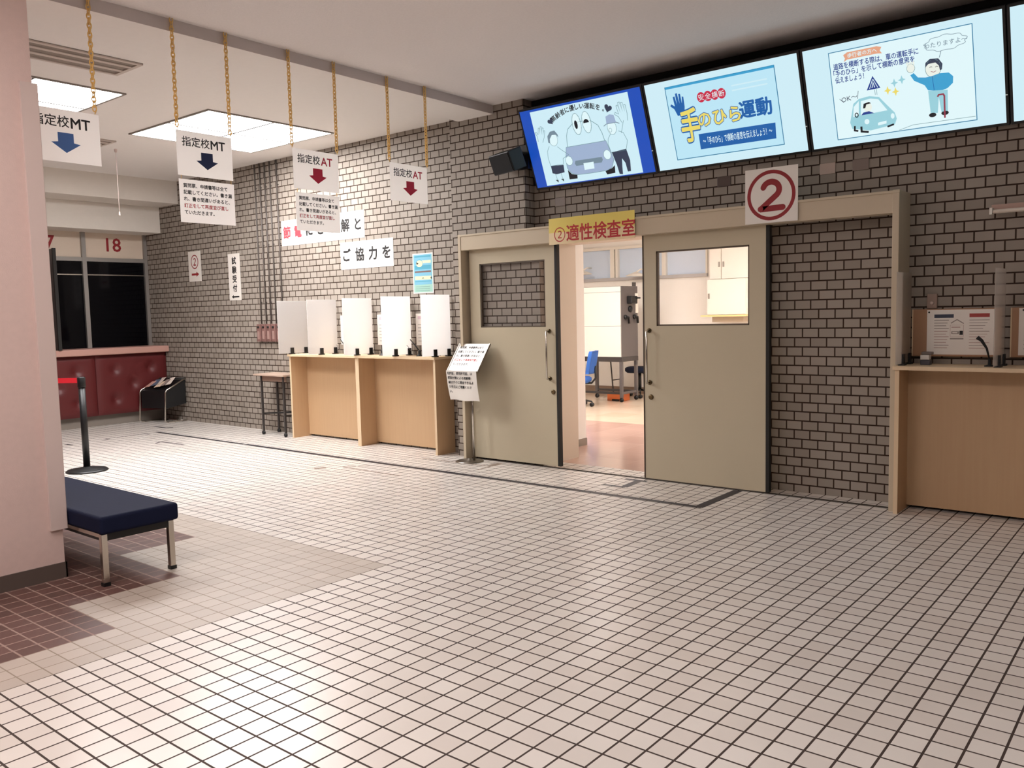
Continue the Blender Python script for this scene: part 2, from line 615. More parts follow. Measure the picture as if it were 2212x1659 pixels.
c = MB().box(-5.155, 5.0, -4.0, 6.7, ZN, ZN + 0.1, CEIL_N)
struct(c.build('ceiling'))
c = MB().box(-10.97, -5.59, -4.0, 6.7, ZF, ZF + 0.1, CEIL_F)
struct(c.build('ceiling_far'))
c = MB().box(-5.59, -5.155, -4.0, YW, ZB, ZN + 0.1, CEIL_F)
c.add([(-5.1545, -4.0, ZB), (-5.1545, YC, ZB), (-5.1545, YC, ZN), (-5.1545, -4.0, ZN)], [(0, 1, 2, 3)], BEAM)
struct(c.build('ceiling_beam'))
c = MB().box(-12.2, -10.97, -4.0, YW, 3.0, ZF + 0.1, SOFFIT).box(-12.2, -11.48, -4.0, YW, 2.643, 3.0, SOFFIT)
struct(c.build('ceiling_bulkhead', bevel=0.004))
c = MB().box(-10.0, -2.0, 6.66, 12.4, 2.75, 2.85, ROOMW)
struct(c.build('ceiling_room'))

# brick wall with the door opening, pilaster
XO0, XO1 = -4.65, -2.62
w = MB().box(-12.2, XO0, YW, 6.65, 0, 3.45, BRICK).box(XO1, 5.0, YW, 6.65, 0, 3.45, BRICK).box(XO0, XO1, YW, 6.65, 2.06, 3.45, BRICK)
struct(w.build('wall_back'))
w = MB().box(-5.71, -4.80, YC, YW, 2.10, ZN + .05, BRICK).box(-5.71, -4.655, YC, YW, 0, 2.10, BRICK)
struct(w.build('wall_pilaster'))
w = MB().box(-5.3, 5.1, -4.1, -4.0, 0, 3.4, DARKW).box(-12.2, -5.3, -4.1, -4.0, 0, 3.4, DARKW)
struct(w.build('wall_front'))
w = MB().box(5.0, 5.1, -4.1, 6.7, 0, 3.4, DARKW)
struct(w.build('wall_right'))

# pink pillar wall beside the camera
w = MB().box(-5.5, -4.86, -2.6, 1.98, 0.0, ZB, PINK).box(-5.155, -4.86, -2.6, 1.98, ZB, ZN, PINK)
struct(w.build('wall_pillar'))
w = MB().box(-4.862, -4.852, -2.6, 1.988, 0.0, 0.086, PLINTH).box(-5.5, -4.852, 1.98, 1.988, 0.0, 0.086, PLINTH)
struct(w.build('baseboard_pillar'))
w = MB().prism([(-4.838, 1.912), (-4.838, 1.997), (-4.842, 2.001), (-4.93, 2.001), (-4.93, 1.981), (-4.859, 1.981), (-4.859, 1.912)], (0, 0, 2.4), PINKG, o=(0, 0, .275))
struct(w.build('trim_1'))

# far counter wall with the ticket windows
XWW = -11.94
w = MB().box(-12.2, XWW, -4.0, YW, 2.285, 2.643, SOFFIT).box(-12.2, XWW, -4.0, YW, 0, 1.03, SOFFIT).box(-12.2, XWW, -4.0, 4.0, 1.03, 2.285, SOFFIT)
struct(w.build('wall_left'))
fascia = MB()
fascia.box(XWW + .001, XWW + .012, 5.396, 6.222, 2.30, 2.642, FASC).box(XWW + .001, XWW + .012, 4.3, 5.34, 2.30, 2.642, FASC)
p = Print(fascia, (XWW + .012, 0, 0), (0, 1, 0), (0, 0, 1))
p.text('18', 5.80, 2.495, 0.262, DRED, bold=0.016)
p.text('17', 4.90, 2.495, 0.262, DRED, bold=0.016)
tag(fascia.build('number_board', loc=(XWW, 5.3, 2.3)), 'cream board with red window numbers above the dark ticket windows', 'sign')
t = struct(MB().box(XWW, XWW + .05, 5.34, 5.396, 1.056, 2.642, ALU).box(XWW, XWW + .05, 6.215, YW, 1.056, 2.642, ALU)
           .box(XWW, XWW + .045, 4.0, 5.34, 2.245, 2.30, ALU).box(XWW, XWW + .045, 5.396, 6.215, 2.245, 2.30, ALU)
           .box(XWW, XWW + .03, 4.0, 5.34, 2.055, 2.07, CHROME).box(XWW, XWW + .03, 5.396, 6.215, 2.055, 2.07, CHROME).build('window_1'))
MB().box(XWW + .004, XWW + .01, 5.396, 6.215, 1.056, 2.245, DARKG).build('pane', parent=t)
MB().box(XWW + .004, XWW + .01, 4.0, 5.34, 1.056, 2.245, DARKG).build('pane', parent=t)
dr = MB()
for k in range(60):
    y = 3.98 + k * 0.038
    dr.tube([(XWW - .1, y, 1.06), (XWW - .1, y, 2.24)], 0.022, DRAPE, n=8)
dr.box(-12.19, -12.15, 3.9, YW - .01, 1.03, 2.285, DRAPE)
tag(dr.build('curtain', loc=(XWW - .1, 5.1, 1.06)), 'dark pleated curtain drawn behind the ticket window panes', 'curtain')

sl = MB().box(-11.938, -11.42, -3.99, YW - .002, 0.968, 1.056, mat('counter_top_pink', '#b3897d', 0.45))
ct = thing('ticket_counter', 'long ticket counter fronted with red buttoned vinyl below the number windows', 'counter', (-11.6, 5.2, 0))
sl.build('counter_top', parent=ct, bevel=0.012)
MB().box(-11.938, -11.6, -3.99, YW - .002, 0.0, 0.15, mat('counter_plinth', '#7f756c', 0.6)).build('plinth', parent=ct)
for y0, y1 in ((5.255, 6.255), (4.255, 5.25), (3.255, 4.25), (2.25, 3.25)):
    pm = MB()
    nx, nz = 32, 28
    bt = [(.25, .75), (.75, .75), (.5, .5), (.25, .25), (.75, .25)]
    vs, fs = [], []
    for a in range(nx + 1):
        for b in range(nz + 1):
            fu, fv = a / nx, b / nz
            d = 0.0
            for bu, bv in bt:
                q = math.hypot((fu - bu) * 1.0, (fv - bv) * .8)
                d -= 0.04 * math.exp(-(q / 0.06) ** 2)
            e = min(fu, 1 - fu, fv, 1 - fv)
            d -= 0.02 * max(0, 1 - e / 0.05)
            vs.append((-11.50 + d, y0 + (y1 - y0) * fu, 0.15 + .815 * fv))
    for a in range(nx):
        for b in range(nz):
            i = a * (nz + 1) + b
            fs.append((i, i + nz + 1, i + nz + 2, i + 1))
    pm.add(vs, fs, REDV, True)
    pm.box(-11.938, -11.56, y0, y1, 0.15, 0.965, REDV)
    pb = pm.build('padded_panel', parent=ct)
    for bu, bv in bt:
        MB().lathe((-11.545, y0 + (y1 - y0) * bu, 0.15 + .815 * bv), [(0.016, 0), (0.013, 0.006), (0.004, 0.010)], REDV, n=10, axis='x').build('button', parent=pb)
d = MB().box(-11.93, -11.40, 4.755, 4.785, 1.057, 2.36, mat('divider_dark', '#4b4340', 0.5))
d.box(-11.42, -11.395, 4.75, 4.79, 1.057, 2.365, BLKSOFT)
tag(d.build('divider_panel', loc=(-11.66, 4.77, 1.057)), 'tall dark grey divider panel standing on the ticket counter beside window 18', 'divider')

# ------------------------------------------------------------------ test room behind the opening
w = MB().box(-10.0, -5.0, 6.65, 7.33, 0, 2.75, ROOMW)
struct(w.build('wall_room_pier'))
w = MB().box(-5.002, -4.992, 6.665, 7.336, 0, 0.075, mat('room_baseboard_grey', '#8f8378', 0.5))
struct(w.build('baseboard_pier'))
w = MB().box(XO0 - .001, XO0 + .018, 6.20, 6.66, 0.0, 2.058, CREAM).box(XO0, XO1, 6.2, 6.66, 2.03, 2.06, CREAM).box(XO1 - .018, XO1 + .001, YW - .06, 6.66, 0, 2.058, CREAM)
struct(w.build('trim_2'))
w = MB().box(-10.1, -2.0, 12.35, 12.5, 0, 1.93, ROOMW).box(-10.1, -2.0, 12.35, 12.5, 2.47, 2.85, ROOMW).box(-6.06, -2.0, 12.35, 12.5, 1.93, 2.47, ROOMW)
struct(w.build('wall_room_far'))
w = MB().box(-10.1, -10.0, 6.6, 12.5, 0, 2.85, ROOMW)
struct(w.build('wall_room_left'))
w = MB().box(-2.0, -1.9, 6.65, 12.5, 0, 2.85, ROOMW).box(-2.6, -1.9, 6.65, 6.7, 0, 2.85, ROOMW)
struct(w.build('wall_room_right'))
w = MB().box(-10.0, -2.0, 12.33, 12.35, 0.0, 0.105, mat('room_baseboard_brown', '#8a7361', 0.5))
struct(w.build('baseboard_room'))
wf = MB()
wf.box(-10, -6.06, 12.30, 12.42, 1.905, 1.955, mat('window_alu_light', '#b9b6b6', 0.5)).box(-10, -6.06, 12.30, 12.42, 2.43, 2.475, WHITEM)
for xa, xb in ((-7.85, -7.765), (-7.745, -7.70), (-6.86, -6.79), (-6.085, -6.06), (-9.0, -8.93)):
    wf.box(xa, xb, 12.31, 12.40, 1.955, 2.43, WHITEM)
w2 = struct(wf.build('window_2'))
for xa, xb in ((-10, -9.0), (-8.93, -7.85), (-7.70, -6.86), (-6.79, -6.085)):
    MB().box(xa, xb, 12.375, 12.385, 1.955, 2.43, PANE).build('pane', parent=w2)

def ceiling_panel(x0, x1, y0, y1, z, strength, label, group, nx=2, ny=2, name='ceiling_light', tone='#fffdfd'):
    t = thing(name, label, 'ceiling light', ((x0 + x1) / 2, (y0 + y1) / 2, z), group)
    fm = MB()
    e = 0.022
    F = mat('lamp_frame', '#8d857e', 0.5)
    for a, b, c_, d_ in ((x0, x1, y0, y0 + e), (x0, x1, y1 - e, y1), (x0, x0 + e, y0 + e, y1 - e), (x1 - e, x1, y0 + e, y1 - e)):
        fm.box(a, b, c_, d_, z - 0.012, z + .02, F)
    LW = mat('lamp_bar', '#45413d', 0.5)
    for i in range(1, nx):
        xc = x0 + (x1 - x0) * i / nx
        fm.box(xc - .011, xc + .011, y0 + e, y1 - e, z - .010, z + .02, LW)
    for j in range(1, ny):
        yc = y0 + (y1 - y0) * j / ny
        fm.box(x0 + e, x1 - e, yc - .011, yc + .011, z - .0095, z + .02, LW)
    fm.build('frame', parent=t)
    E_ = emat('lamp_%s_%g' % (group.split()[0], strength), tone, strength)
    for i in range(nx):
        for j in range(ny):
            a, b = x0 + (x1 - x0) * i / nx, x0 + (x1 - x0) * (i + 1) / nx
            c_, d_ = y0 + (y1 - y0) * j / ny, y0 + (y1 - y0) * (j + 1) / ny
            MB().box(a + .01, b - .01, c_ + .01, d_ - .01, z - .006, z - .002, E_).build('diffuser', parent=t)
    return t

GL = 'lit square panels in the far ceiling'
ceiling_panel(-8.50, -7.03, 4.355, 5.79, ZF, PANEL_FAR, 'lit square ceiling panel wholly in view over the ticket hall', GL)
ceiling_panel(-8.50, -7.03, 2.18, 3.606, ZF, PANEL_FAR, 'lit square ceiling panel cut off by the pink pillar', GL)
GN = 'near lit panels in the ceiling behind the camera'
ceiling_panel(-4.1, -2.67, -.3, 1.13, ZN, PANEL_NEAR, 'lit square ceiling panel of the near bay above the bench end', GN, tone='#fff5f1')
ceiling_panel(-4.1, -2.67, -3.2, -1.77, ZN, PANEL_NEAR, 'lit square ceiling panel of the near bay behind the camera', GN, tone='#fff5f1')
ceiling_panel(-1.5, -.07, -.3, 1.13, ZN, PANEL_NEAR, 'added lit square ceiling panel overhead of the camera, brightening the right side', GN, tone='#fff5f1')  # unseen panel added to bring more light to the right side
ceiling_panel(1.1, 2.53, -.3, 1.13, ZN, PANEL_NEAR * .35, 'added lit square ceiling panel right of the camera, brightening the right side', GN, tone='#fff5f1')  # weaker unseen panel, also added as fill for the right
ceiling_panel(-7.2, -5.9, 8.0, 9.4, 2.75, PANEL_ROOM, 'lit square ceiling panel inside the test room', 'room lit panels', tone='#fffaf6')
ceiling_panel(-4.4, -3.1, 9.4, 10.8, 2.75, PANEL_ROOM, 'lit square ceiling panel on the right of the test room', 'room lit panels', tone='#fffaf6')

# air vents
def vent(x0, x1, y0, y1, z, label):
    t = thing('air_vent', label, 'vent', ((x0 + x1) / 2, (y0 + y1) / 2, z))
    G1 = mat('vent_grey', '#cabfb5', 0.6)
    G2 = mat('vent_dark', '#8f847b', 0.7)
    MB().box(x0, x1, y0, y1, z - .004, z - .001, G2).build('duct', parent=t)
    f = MB()
    for a, b, c_, d_ in ((x0, x1, y0, y0 + .03), (x0, x1, y1 - .03, y1), (x0, x0 + .03, y0 + .03, y1 - .03), (x1 - .03, x1, y0 + .03, y1 - .03)):
        f.box(a, b, c_, d_, z - 0.014, z, G1)
    f.build('frame', parent=t)
    s = MB()
    n = max(2, int((x1 - x0) / 0.11))
    for i in range(1, n):
        xc = x0 + (x1 - x0) * i / n
        s.box(xc - .022, xc + .022, y0 + .03, y1 - .03, z - .012, z - .005, G1)
    s.build('slat', parent=t)
vent(-6.54, -6.14, -0.6, 3.29, ZF, 'long slotted air vent in the ceiling beside the pink pillar')
vent(-9.35, -8.93, 3.4, 4.44, ZF, 'small slotted air vent in the ceiling behind the leftmost hanging sign')

# ------------------------------------------------------------------ sliding doors
YD = 6.07
h = MB().box(-5.50, -1.575, 5.995, 6.116, 2.005, 2.15, FRAMEP)
h.box(-4.785, -1.575, 6.116, YW - .001, 2.11, 2.15, FRAMEP)
h.box(-5.505, -1.572, 5.987, 6.0, 2.134, 2.152, FRAMEP)
h.box(-1.617, -1.574, 5.99, YW - .001, 0.0, 2.155, FRAMEP)
h.box(-5.525, -5.49, 5.99, YC - .001, 0.0, 2.155, FRAMEP)
struct(h.build('trim_3', bevel=0.003))

def door(name, x0, x1, wx0, wx1, z0, label, handle_x, lock_x, left_edge):
    t = thing(name, label, 'sliding door', ((x0 + x1) / 2, YD, z0))
    t['kind'] = 'structure'
    zt = 2.03
    wz0, wz1 = 1.272, 1.872
    y0, y1 = YD, YD + .036
    b = MB()
    b.box(x0, wx0, y0, y1, z0, zt, DOORP).box(wx1, x1, y0, y1, z0, zt, DOORP)
    b.box(wx0, wx1, y0, y1, z0, wz0, DOORP).box(wx0, wx1, y0, y1, wz1, zt, DOORP)
    b.build('leaf', parent=t)
    g = MB()
    for a, b_, c_, d_ in ((wx0, wx1, wz0, wz0 + .012), (wx0, wx1, wz1 - .012, wz1), (wx0, wx0 + .012, wz0, wz1), (wx1 - .012, wx1, wz0, wz1)):
        g.box(a, b_, y0 + .006, y1 - .003, c_, d_, mat('bead_brown', '#5a4c3e', 0.5))
    g.build('glazing_bead', parent=t)
    MB().box(wx0 + .01, wx1 - .01, y0 + .016, y0 + .02, wz0 + .01, wz1 - .01, CLEAR).build('pane', parent=t)
    e = MB()
    e.box(x1, x1 + .028, y0 - .002, y1 + .002, z0, zt, BLKSOFT)
    if left_edge:
        e.box(x0 - .012, x0, y0 - .002, y1 + .002, z0, zt, mat('edge_brown', '#3b2a1c', 0.6))
    e.build('edge_seal', parent=t)
    hb = MB()
    zc0, zc1 = 0.81, 1.235
    hb.tube([(handle_x, y0, zc1), (handle_x, y0 - .045, zc1), (handle_x, y0 - .052, zc1 - .012), (handle_x, y0 - .052, zc0 + .012), (handle_x, y0 - .045, zc0), (handle_x, y0, zc0)], 0.009, CHROME, n=12)
    for zz in (zc0, zc1):
        hb.lathe((handle_x, y0 - .008, zz), [(0.02, 0), (0.018, 0.009)], BRASS, n=16, axis='y')
    hb.build('handle', parent=t)
    lk = MB()
    lk.lathe((lock_x, y0 - .012, 0.69), [(0.013, 0), (0.021, 0.004), (0.022, 0.013)], BRASS, n=20, axis='y')
    lk.build('lock', parent=t)
    return t
door('door_1', -5.455, -4.449, -5.33, -4.557, 0.02, 'open cream sliding door whose window shows the brick wall behind', -4.472 - .045, -4.485, False)
door('door_2', -3.548, -2.515, -3.435, -2.645, 0.012, 'cream sliding door whose window looks into the bright test room', -3.50, -3.49, True)
struct(MB().box(-5.49, -1.62, 6.075, 6.10, 0.0, 0.006, mat('rail_steel', '#4b443d', 0.5, metal=.7)).build('trim_4'))

# ------------------------------------------------------------------ signs
def paper(name, label, cat, x0, x1, z0, z1, y, m=PAPER, group=None, th=0.002, draw=None):
    b = MB().box(x0, x1, y, y + th, z0, z1, m)
    p = Print(b, (x0, y, z0), (1, 0, 0), (0, 0, 1))
    if draw:
        draw(p, x1 - x0, z1 - z0)
    return tag(b.build(name, loc=((x0 + x1) / 2, y, z0)), label, cat, group)

def d_two(p, W, H):
    p.ring(W / 2, H / 2, W * .425, H * .425, .026, DRED, n=56)
    pts = []
    cx, cy, r_ = W * .5, H * .60, W * .155
    for i in range(17):
        a = math.radians(160 - 205 * i / 16)
        pts.append((cx + r_ * math.cos(a), cy + r_ * .92 * math.sin(a)))
    pts += [(W * .30, H * .255)]
    p.up().line(pts, .042, DRED)
    p.line([(W * .29, H * .255), (W * .72, H * .265)], .042, DRED)
    for q in (pts[0], (W * .30, H * .26), (W * .72, H * .265)):
        p.up().ell(q[0], q[1], .021, .021, DRED, n=16)
b = MB().box(-2.639, -2.247, 5.984, 5.987, 2.011, 2.402, PAPERG)
d_two(Print(b, (-2.639, 5.984, 2.011), (1, 0, 0), (0, 0, 1)), .392, .391)
tag(b.build('number_sign', loc=(-2.443, 5.985, 2.011)), 'square white sign with a large red circled 2 over the right door', 'sign')

b = MB().box(-4.435, -3.575, 5.980, 5.9835, 1.985, 2.208, BUFF)
p = Print(b, (-4.435, 5.980, 1.985), (1, 0, 0), (0, 0, 1))
p.poly([(0, .10), (.86, .10), (.86, .223), (0, .223)], YELLOW)
p.up().text('②', .115, .085, .15, RED, sx=.95)
p.text('適性検査室', .525, .088, .148, RED, bold=.018, sx=.93)
tag(b.build('room_sign', loc=(-4.005, 5.982, 1.985)), 'yellow sign with red Japanese room name hung over the door opening', 'sign')

def d_char(ch, m, bold=.03):
    def f(p, W, H):
        p.text(ch, W / 2, H * .52, W * .70, m, bold=.035)
    return f
ORD = ('first', 'second', 'third', 'fourth', 'fifth', 'sixth', 'last')
GA = 'single-character sheets of the power-saving notice'
for line, x0, xw, z0, z1 in (('節電にご理解と', -8.652, .2141, 2.268, 2.568), ('ご協力を', -7.572, .2165, 1.934, 2.234)):
    for i, ch in enumerate(line):
        n_ = {'節': 'first', '電': 'second'}.get(ch)
        lab = 'white sheet with %s character, %s of the %s row of the wall notice' % ('red' if n_ else 'black', ORD[i], 'upper' if len(line) > 5 else 'lower')
        paper('character_sheet', lab, 'notice', x0 + xw * i + .0005, x0 + xw * (i + 1) - .0005, z0, z1, YW - .004, group=GA, draw=d_char(ch, mat('red_character', '#d8434d', .6) if n_ else INK))

def d_arrow2(p, W, H):
    p.text('②', W / 2, H * .66, .23, DRED, bold=.004, sx=.95)
    p.poly([(W * .22, H * .20), (W * .60, H * .20), (W * .60, H * .15), (W * .82, H * .235), (W * .60, H * .32), (W * .60, H * .27), (W * .22, H * .27)], DRED)
paper('direction_sign', 'white sheet with red circled 2 above a red arrow pointing right', 'sign', -10.78, -10.47, 1.93, 2.335, YW - .004, draw=d_arrow2, m=PAPERG)
def d_shiken(p, W, H):
    for i, ch in enumerate('試験受付'):
        p.text(ch, W / 2, H * (.85 - .196 * i), .098, INK, bold=.035)
    p.poly([(W * .18, H * .075), (W * .36, H * .115), (W * .36, H * .092), (W * .82, H * .092), (W * .82, H * .058), (W * .36, H * .058), (W * .36, H * .035)], INK)
paper('direction_sign', 'narrow upright white sheet with four black characters over a small black arrow', 'sign', -9.825, -9.56, 1.65, 2.246, YW - .004, draw=d_shiken, m=PAPERG)

def d_poster(p, W, H):
    p.rect(.012, .012, W - .012, H - .012, GREEN)
    p.up().rect(.02, H * .22, W - .02, H * .97, SKYB)
    p.up().rect(.03, H * .90, W - .03, H * .94, TEAL)
    p.rect(.03, H * .52, W - .03, H * .56, mat('brown_print', '#7a5a52', .6))
    p.rect(.03, H * .34, W - .03, H * .43, CREAMI)
    p.rect(.12, H * .75, W - .03, H * .82, CREAMI)
    p.rect(.03, H * .29, W - .03, H * .31, TEAL)
    p.rect(.03, H * .60, W - .03, H * .70, TEAL)
    p.up().ell(.10, H * .745, .05, .038, CREAMI)
    p.up().ring(.10, H * .745, .05, .038, .006, TEAL).poly([(.055, H * .79), (.06, H * .72), (.09, H * .745)], INK)
    p.poly([(.13, H * .37), (.15, H * .40), (.165, H * .37)], mat('dark_green_print', '#2f6a55', .6))
    p.ell(W - .03, H * .38, .008, .012, INK)
    for k in range(3):
        p.rect(.04, H * (.06 + .05 * k), W - .05, H * (.075 + .05 * k), mat('grey_green_print', '#86a99d', .6))
paper('poster', 'pale green and blue safety poster on the brick wall above the acrylic screens', 'poster', -6.42, -6.125, 1.628, 2.04, YW - .004, draw=d_poster)

NOTE = ['質問票、申請書等は全て', '記載してください。書き漏', 'れ、書き間違いがあると、', '訂正をして再度並び直し', 'ていただきます。']
NOTE2 = ['免許証、使用許可証、は', '感染対策による用紙等', '縮はすぐに提出できるよ', 'う手元にご用意くださ', 'い。']
def d_note(p, W, H, lines=NOTE, redline=3, size=None):
    n = len(lines)
    s = size or W * .88 / 12
    for i, t in enumerate(lines):
        p.text(t, W * .075, H * (.86 - .155 * i), s, RED if i == redline else INK, align='L', bold=.025)

def chain(t, y, z0, z1, x):
    b = MB()
    n = int((z1 - z0) / 0.026)
    step = (z1 - z0) / n
    for i in range(n):
        zc = z0 + step * (i + .5)
        pts = []
        for k in range(10):
            a = 2 * math.pi * k / 10
            q, zz = .0115 * math.cos(a), .0195 * math.sin(a)
            pts.append((x + (q if i % 2 else 0), y + (0 if i % 2 else q), zc + zz))
        b.tube(pts, .0042, CHAIN, n=6, closed=True)
    b.tube([(x, y, z0 - .02), (x, y + .006, z0 - .008), (x, y, z0)], .003, CHAIN, n=6)
    return b.build('chain', parent=t)

GS = 'hanging direction signs'
XS = -5.138
def hanging(y0, y1, z0, z1, txt, tcol, acol, label, chains):
    t = thing('hanging_sign', label, 'sign', (XS, (y0 + y1) / 2, z0), GS)
    b = MB().add([(XS, y0, z0), (XS, y1, z0), (XS, y1, z1), (XS, y0, z1)], [(0, 1, 2, 3)], THIN)
    W, H = y1 - y0, z1 - z0
    p = Print(b, (XS, y0, z0), (0, 1, 0), (0, 0, 1))
    p.text('指定校', W * .10, H * .77, W * .165, INK, align='L', bold=.012)
    p.text(txt, W * .61, H * .77, W * .20, tcol, align='L', bold=.02)
    p.arrow_down(W * .53, H * .37, W * .39, H * .38, acol)
    b.build('board', parent=t)
    for yy in chains:
        chain(t, yy, z1 + .022, ZN if XS > -5.15 else ZB, XS)
    return t
hanging(2.035, 2.457, 2.335, 2.635, 'MT', INK, BLUEI, 'hanging white sign with mid-blue arrow, half hidden by the pink pillar', (2.07, 2.435))
hanging(2.944, 3.346, 2.341, 2.628, 'MT', INK, NAVYI, 'hanging white sign reading MT with dark navy down arrow', (2.955, 3.338))
hanging(3.842, 4.258, 2.343, 2.632, 'AT', CRIM, CRIM, 'hanging white AT sign with red arrow and a notice hung below it', (3.84, 4.25))
hanging(4.786, 5.212, 2.339, 2.643, 'AT', CRIM, CRIM, 'hanging white AT sign with red arrow and nothing below, nearest the black speaker', (4.786, 5.214))
def lower_notice(y0, y1, z0, z1, label):
    b = MB().add([(XS, y0, z0), (XS, y1, z0), (XS, y1, z1), (XS, y0, z1)], [(0, 1, 2, 3)], THIN)
    d_note(Print(b, (XS, y0, z0), (0, 1, 0), (0, 0, 1)), y1 - y0, z1 - z0)
    for yy in (y0 + .02, y1 - .02):
        b.tube([(XS - .0015, yy, z1 - .002), (XS - .0015, yy, z1 + .026)], .002, CHAIN, n=6)
    return tag(b.build('hanging_notice', loc=(XS, (y0 + y1) / 2, z0)), label, 'notice', 'text notices under the hanging signs')
lower_notice(2.947, 3.348, 2.041, 2.318, 'white text notice with a red line hanging under the navy-arrow MT sign')
lower_notice(3.852, 4.256, 2.042, 2.318, 'white text notice with a red line hanging under the red-arrow AT sign')

# pull cord from the far ceiling
t = thing('pull_cord', 'thin pink pull cord hanging from the ceiling between the two leftmost hanging signs', 'cord', (-9.36, 4.64, 3.3))
MB().lathe((-9.36, 4.64, 3.27), [(0.012, 0), (0.016, .02), (0.016, .035)], PINKG, n=12).build('ceiling_rose', parent=t)
MB().tube([(-9.36, 4.64, 3.28), (-9.36, 4.64, 2.62)], .003, PINKG, n=6).build('cord', parent=t)
MB().lathe((-9.36, 4.64, 2.58), [(0.004, 0), (0.010, .01), (0.006, .045)], PINKG, n=10).build('pull', parent=t)

# ------------------------------------------------------------------ televisions
SKY = emat('screen_white', '#d2f1fb', .95)
SKY2 = emat('screen_ice', '#bfeafa', .95)
SW = emat('screen_paper', '#e4fbff', .95)
SBLUE = emat('screen_blue', '#1450c0', .9)
SROY = emat('screen_royal', '#1668b8', .8)
SLINE = emat('screen_line', '#7fa6ae', .8)
SGREY = emat('screen_grey', '#a9bede', .85)
SGR2 = emat('screen_mid_grey', '#8098a8', .8)
SBLK = emat('screen_black', '#141a26', .6)
SDK = emat('screen_slate', '#3a4660', .7)
SYEL = emat('screen_yellow', '#f0dc6a', .95)
SRED = emat('screen_red', '#d02a4a', .9)
SORG = emat('screen_orange', '#e8a888', .95)
SCYA = emat('screen_cyan', '#3ba6d8', .9)
SLCY = emat('screen_pale_cyan', '#9fd8e4', .9)
SNAV = emat('screen_navy', '#24449a', .8)
SLIN2 = emat('screen_blue_line', '#2e86b0', .8)
SSKIN = emat('screen_skin', '#eef4ea', .95)
SMAR = emat('screen_maroon', '#a03a50', .8)
TU, TV_ = Vector((1, 0, 0)), Vector((0, -.362, .932))
TN = TU.cross(TV_)
SWD, SHT = 1.21, .676
def hand(p, cx, cy, s, m, rot=0, fill=True, w=.004):
    c, sn = math.cos(math.radians(rot)), math.sin(math.radians(rot))
    out = [(-.25, -.55), (-.38, -.1), (-.60, .12), (-.52, .24), (-.30, .05), (-.30, .62), (-.17, .64), (-.14, .12), (-.10, .78), (.03, .79), (.05, .14), (.11, .72), (.23, .70), (.21, .1), (.30, .52), (.40, .48), (.34, -.1), (.22, -.55)]
    pts = [(cx + (x * c - y * sn) * s, cy + (x * sn + y * c) * s) for x, y in out]
    if fill:
        p.poly(pts, m)
    else:
        p.line(pts, w, m)

